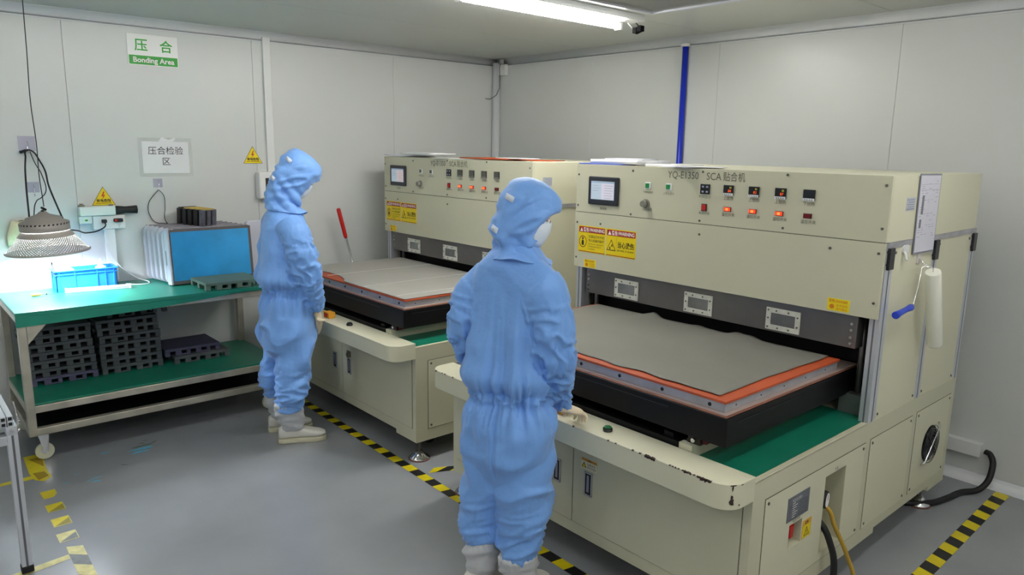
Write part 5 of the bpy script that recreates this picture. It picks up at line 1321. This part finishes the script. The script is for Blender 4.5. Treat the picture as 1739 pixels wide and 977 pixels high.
    # pale closure tabs
    for (aa, h, k_) in ((2.55, .045, 1), (2.75, -.085, 1)):
        for s_ in ((1,) if True else (1, -1)):
            tb = MB(); a_, b_, o_ = .101, .124, .006
            if h < 0: a_, b_, o_ = .094, .113, -.002
            def SP(q, hh, e): return hc+hu*hh+hf*(o_+(b_+e)*math.cos(q))+hr*((a_+e)*math.sin(q)*s_)
            tb.loft([[SP(aa-.35, h+.010, e), SP(aa-.35, h-.012, e), SP(aa-.05, h-.012+.006, e), SP(aa-.05, h+.010+.006, e)] for e in (.011, .0155)]); obj('closure_tab', tb, mat('velcro_white', (216, 226, 240), .6), hood)
    for hd in hands: make_hand(root, *[tuple(Vector(q)+inv) for q in hd[:4]], hd[4])
    for (heel, toe, top, rt_) in feet:
        make_shoe(root, Vector(heel)+inv, Vector(toe)+inv); make_boot(root, Vector(top)+inv, Vector(heel)+inv, Vector(toe)+inv, rt_)
    return root

P2T = [(-1.896,1.705,1.372,.060,.058),(-1.901,1.700,1.332,.105,.084),(-1.905,1.695,1.294,.142,.096),(-1.912,1.690,1.231,.152,.104),(-1.920,1.684,1.124,.148,.106),(-1.924,1.680,1.015,.146,.108),(-1.922,1.680,.916,.150,.110),(-1.916,1.683,.849,.157,.110),(-1.915,1.684,.820,.152,.106),(-1.915,1.684,.788,.161,.112),(-1.914,1.685,.702,.180,.135),(-1.915,1.686,.600,.172,.132),(-1.916,1.687,.520,.135,.105),(-1.918,1.690,.460,.085,.065)]
P2LL = [(-1.980,1.650,.640,.085),(-1.986,1.646,.549,.100),(-2.002,1.631,.381,.088),(-1.996,1.622,.302,.078),(-1.992,1.627,.236,.070),(-1.982,1.623,.206,.060)]
P2RL = [(-1.858,1.720,.660,.095),(-1.853,1.723,.574,.110),(-1.854,1.708,.415,.105),(-1.851,1.696,.302,.095),(-1.848,1.684,.223,.078),(-1.849,1.683,.166,.064)]
P2RA = [(-1.830,1.70,1.265,.070),(-1.778,1.718,1.215,.080),(-1.758,1.741,1.102,.076),(-1.762,1.763,.980,.076),(-1.783,1.803,.892,.060),(-1.805,1.839,.812,.046),(-1.816,1.872,.751,.036)]
P2LA = [(-2.015,1.670,1.250,.063),(-2.060,1.628,1.171,.068),(-2.066,1.603,1.063,.066),(-2.098,1.642,.960,.060),(-2.154,1.740,.865,.045),(-2.188,1.805,.80,.034)]
make_person('person in blue hooded coverall with back to camera, hand on the near machine ledge', P2T, P2RL, P2LL, P2RA, P2LA, -25,
            (-1.880, 1.718, 1.470), 36, 17, 0, .820,
            [((-1.814,1.872,.750), (-1.797,1.922,.728), (-1.797,1.942,.688), (-1.845,1.912,.700), (.0, -.55, -.8)),
             ((-2.19,1.815,.79), (-2.205,1.880,.745), (-2.20,1.925,.692), (-2.17,1.90,.71), (.0, -.55, -.8))],
            [((-2.000,1.565,0), (-2.045,1.800,0), (-1.986,1.625,.245), .064), ((-1.862,1.630,0), (-1.885,1.870,0), (-1.850,1.684,.205), .068)], 3, .9, .66)
P1T = [(-3.822,1.714,1.404,.051,.051),(-3.827,1.708,1.376,.080,.072),(-3.830,1.705,1.327,.121,.094),(-3.826,1.709,1.253,.170,.120),(-3.827,1.708,1.140,.188,.134),(-3.825,1.710,1.041,.193,.141),(-3.824,1.711,.958,.192,.144),(-3.825,1.710,.928,.182,.140),(-3.826,1.710,.908,.175,.135),(-3.825,1.710,.882,.186,.144),(-3.828,1.706,.808,.190,.148),(-3.830,1.704,.672,.195,.152),(-3.832,1.706,.590,.175,.145),(-3.845,1.703,.52,.11,.10)]
P1RL = [(-3.750,1.705,.740,.105),(-3.748,1.699,.660,.110),(-3.741,1.702,.556,.106),(-3.754,1.686,.419,.100),(-3.753,1.671,.335,.092),(-3.764,1.659,.266,.075),(-3.769,1.653,.224,.062)]
P1LL = [(-3.930,1.700,.720,.10),(-3.945,1.690,.640,.115),(-3.974,1.693,.504,.095),(-4.011,1.681,.355,.078),(-4.028,1.692,.268,.066),(-4.027,1.693,.217,.054)]
P1RA = [(-3.69,1.665,1.295,.068),(-3.640,1.682,1.230,.080),(-3.625,1.702,1.132,.082),(-3.63,1.727,1.018,.080),(-3.651,1.757,.930,.068),(-3.677,1.788,.857,.053),(-3.697,1.810,.794,.042)]
P1LA = [(-3.965,1.735,1.290,.068),(-4.015,1.750,1.225,.078),(-4.03,1.775,1.13,.078),(-4.03,1.80,1.03,.074),(-4.02,1.835,.93,.062),(-4.00,1.87,.86,.05),(-3.985,1.90,.80,.038)]
make_person('person in blue hooded coverall seen from the side, looking down by the far machine', P1T, P1RL, P1LL, P1RA, P1LA, 22,
            (-3.785, 1.765, 1.530), 16, 34, 0, .908,
            [((-3.703,1.819,.775), (-3.735,1.848,.712), (-3.775,1.868,.650), (-3.700,1.868,.725), (-.75, -.2, -.55)),
             ((-3.985,1.902,.795), (-3.985,1.945,.745), (-3.985,1.955,.70), (-3.95,1.94,.73), (.0, -.6, -.8))],
            [((-3.875,1.640,0), (-3.765,1.880,0), (-3.770,1.655,.262), .068), ((-4.075,1.665,0), (-3.985,1.900,0), (-4.027,1.693,.255), .060)], 9, .97, .20)
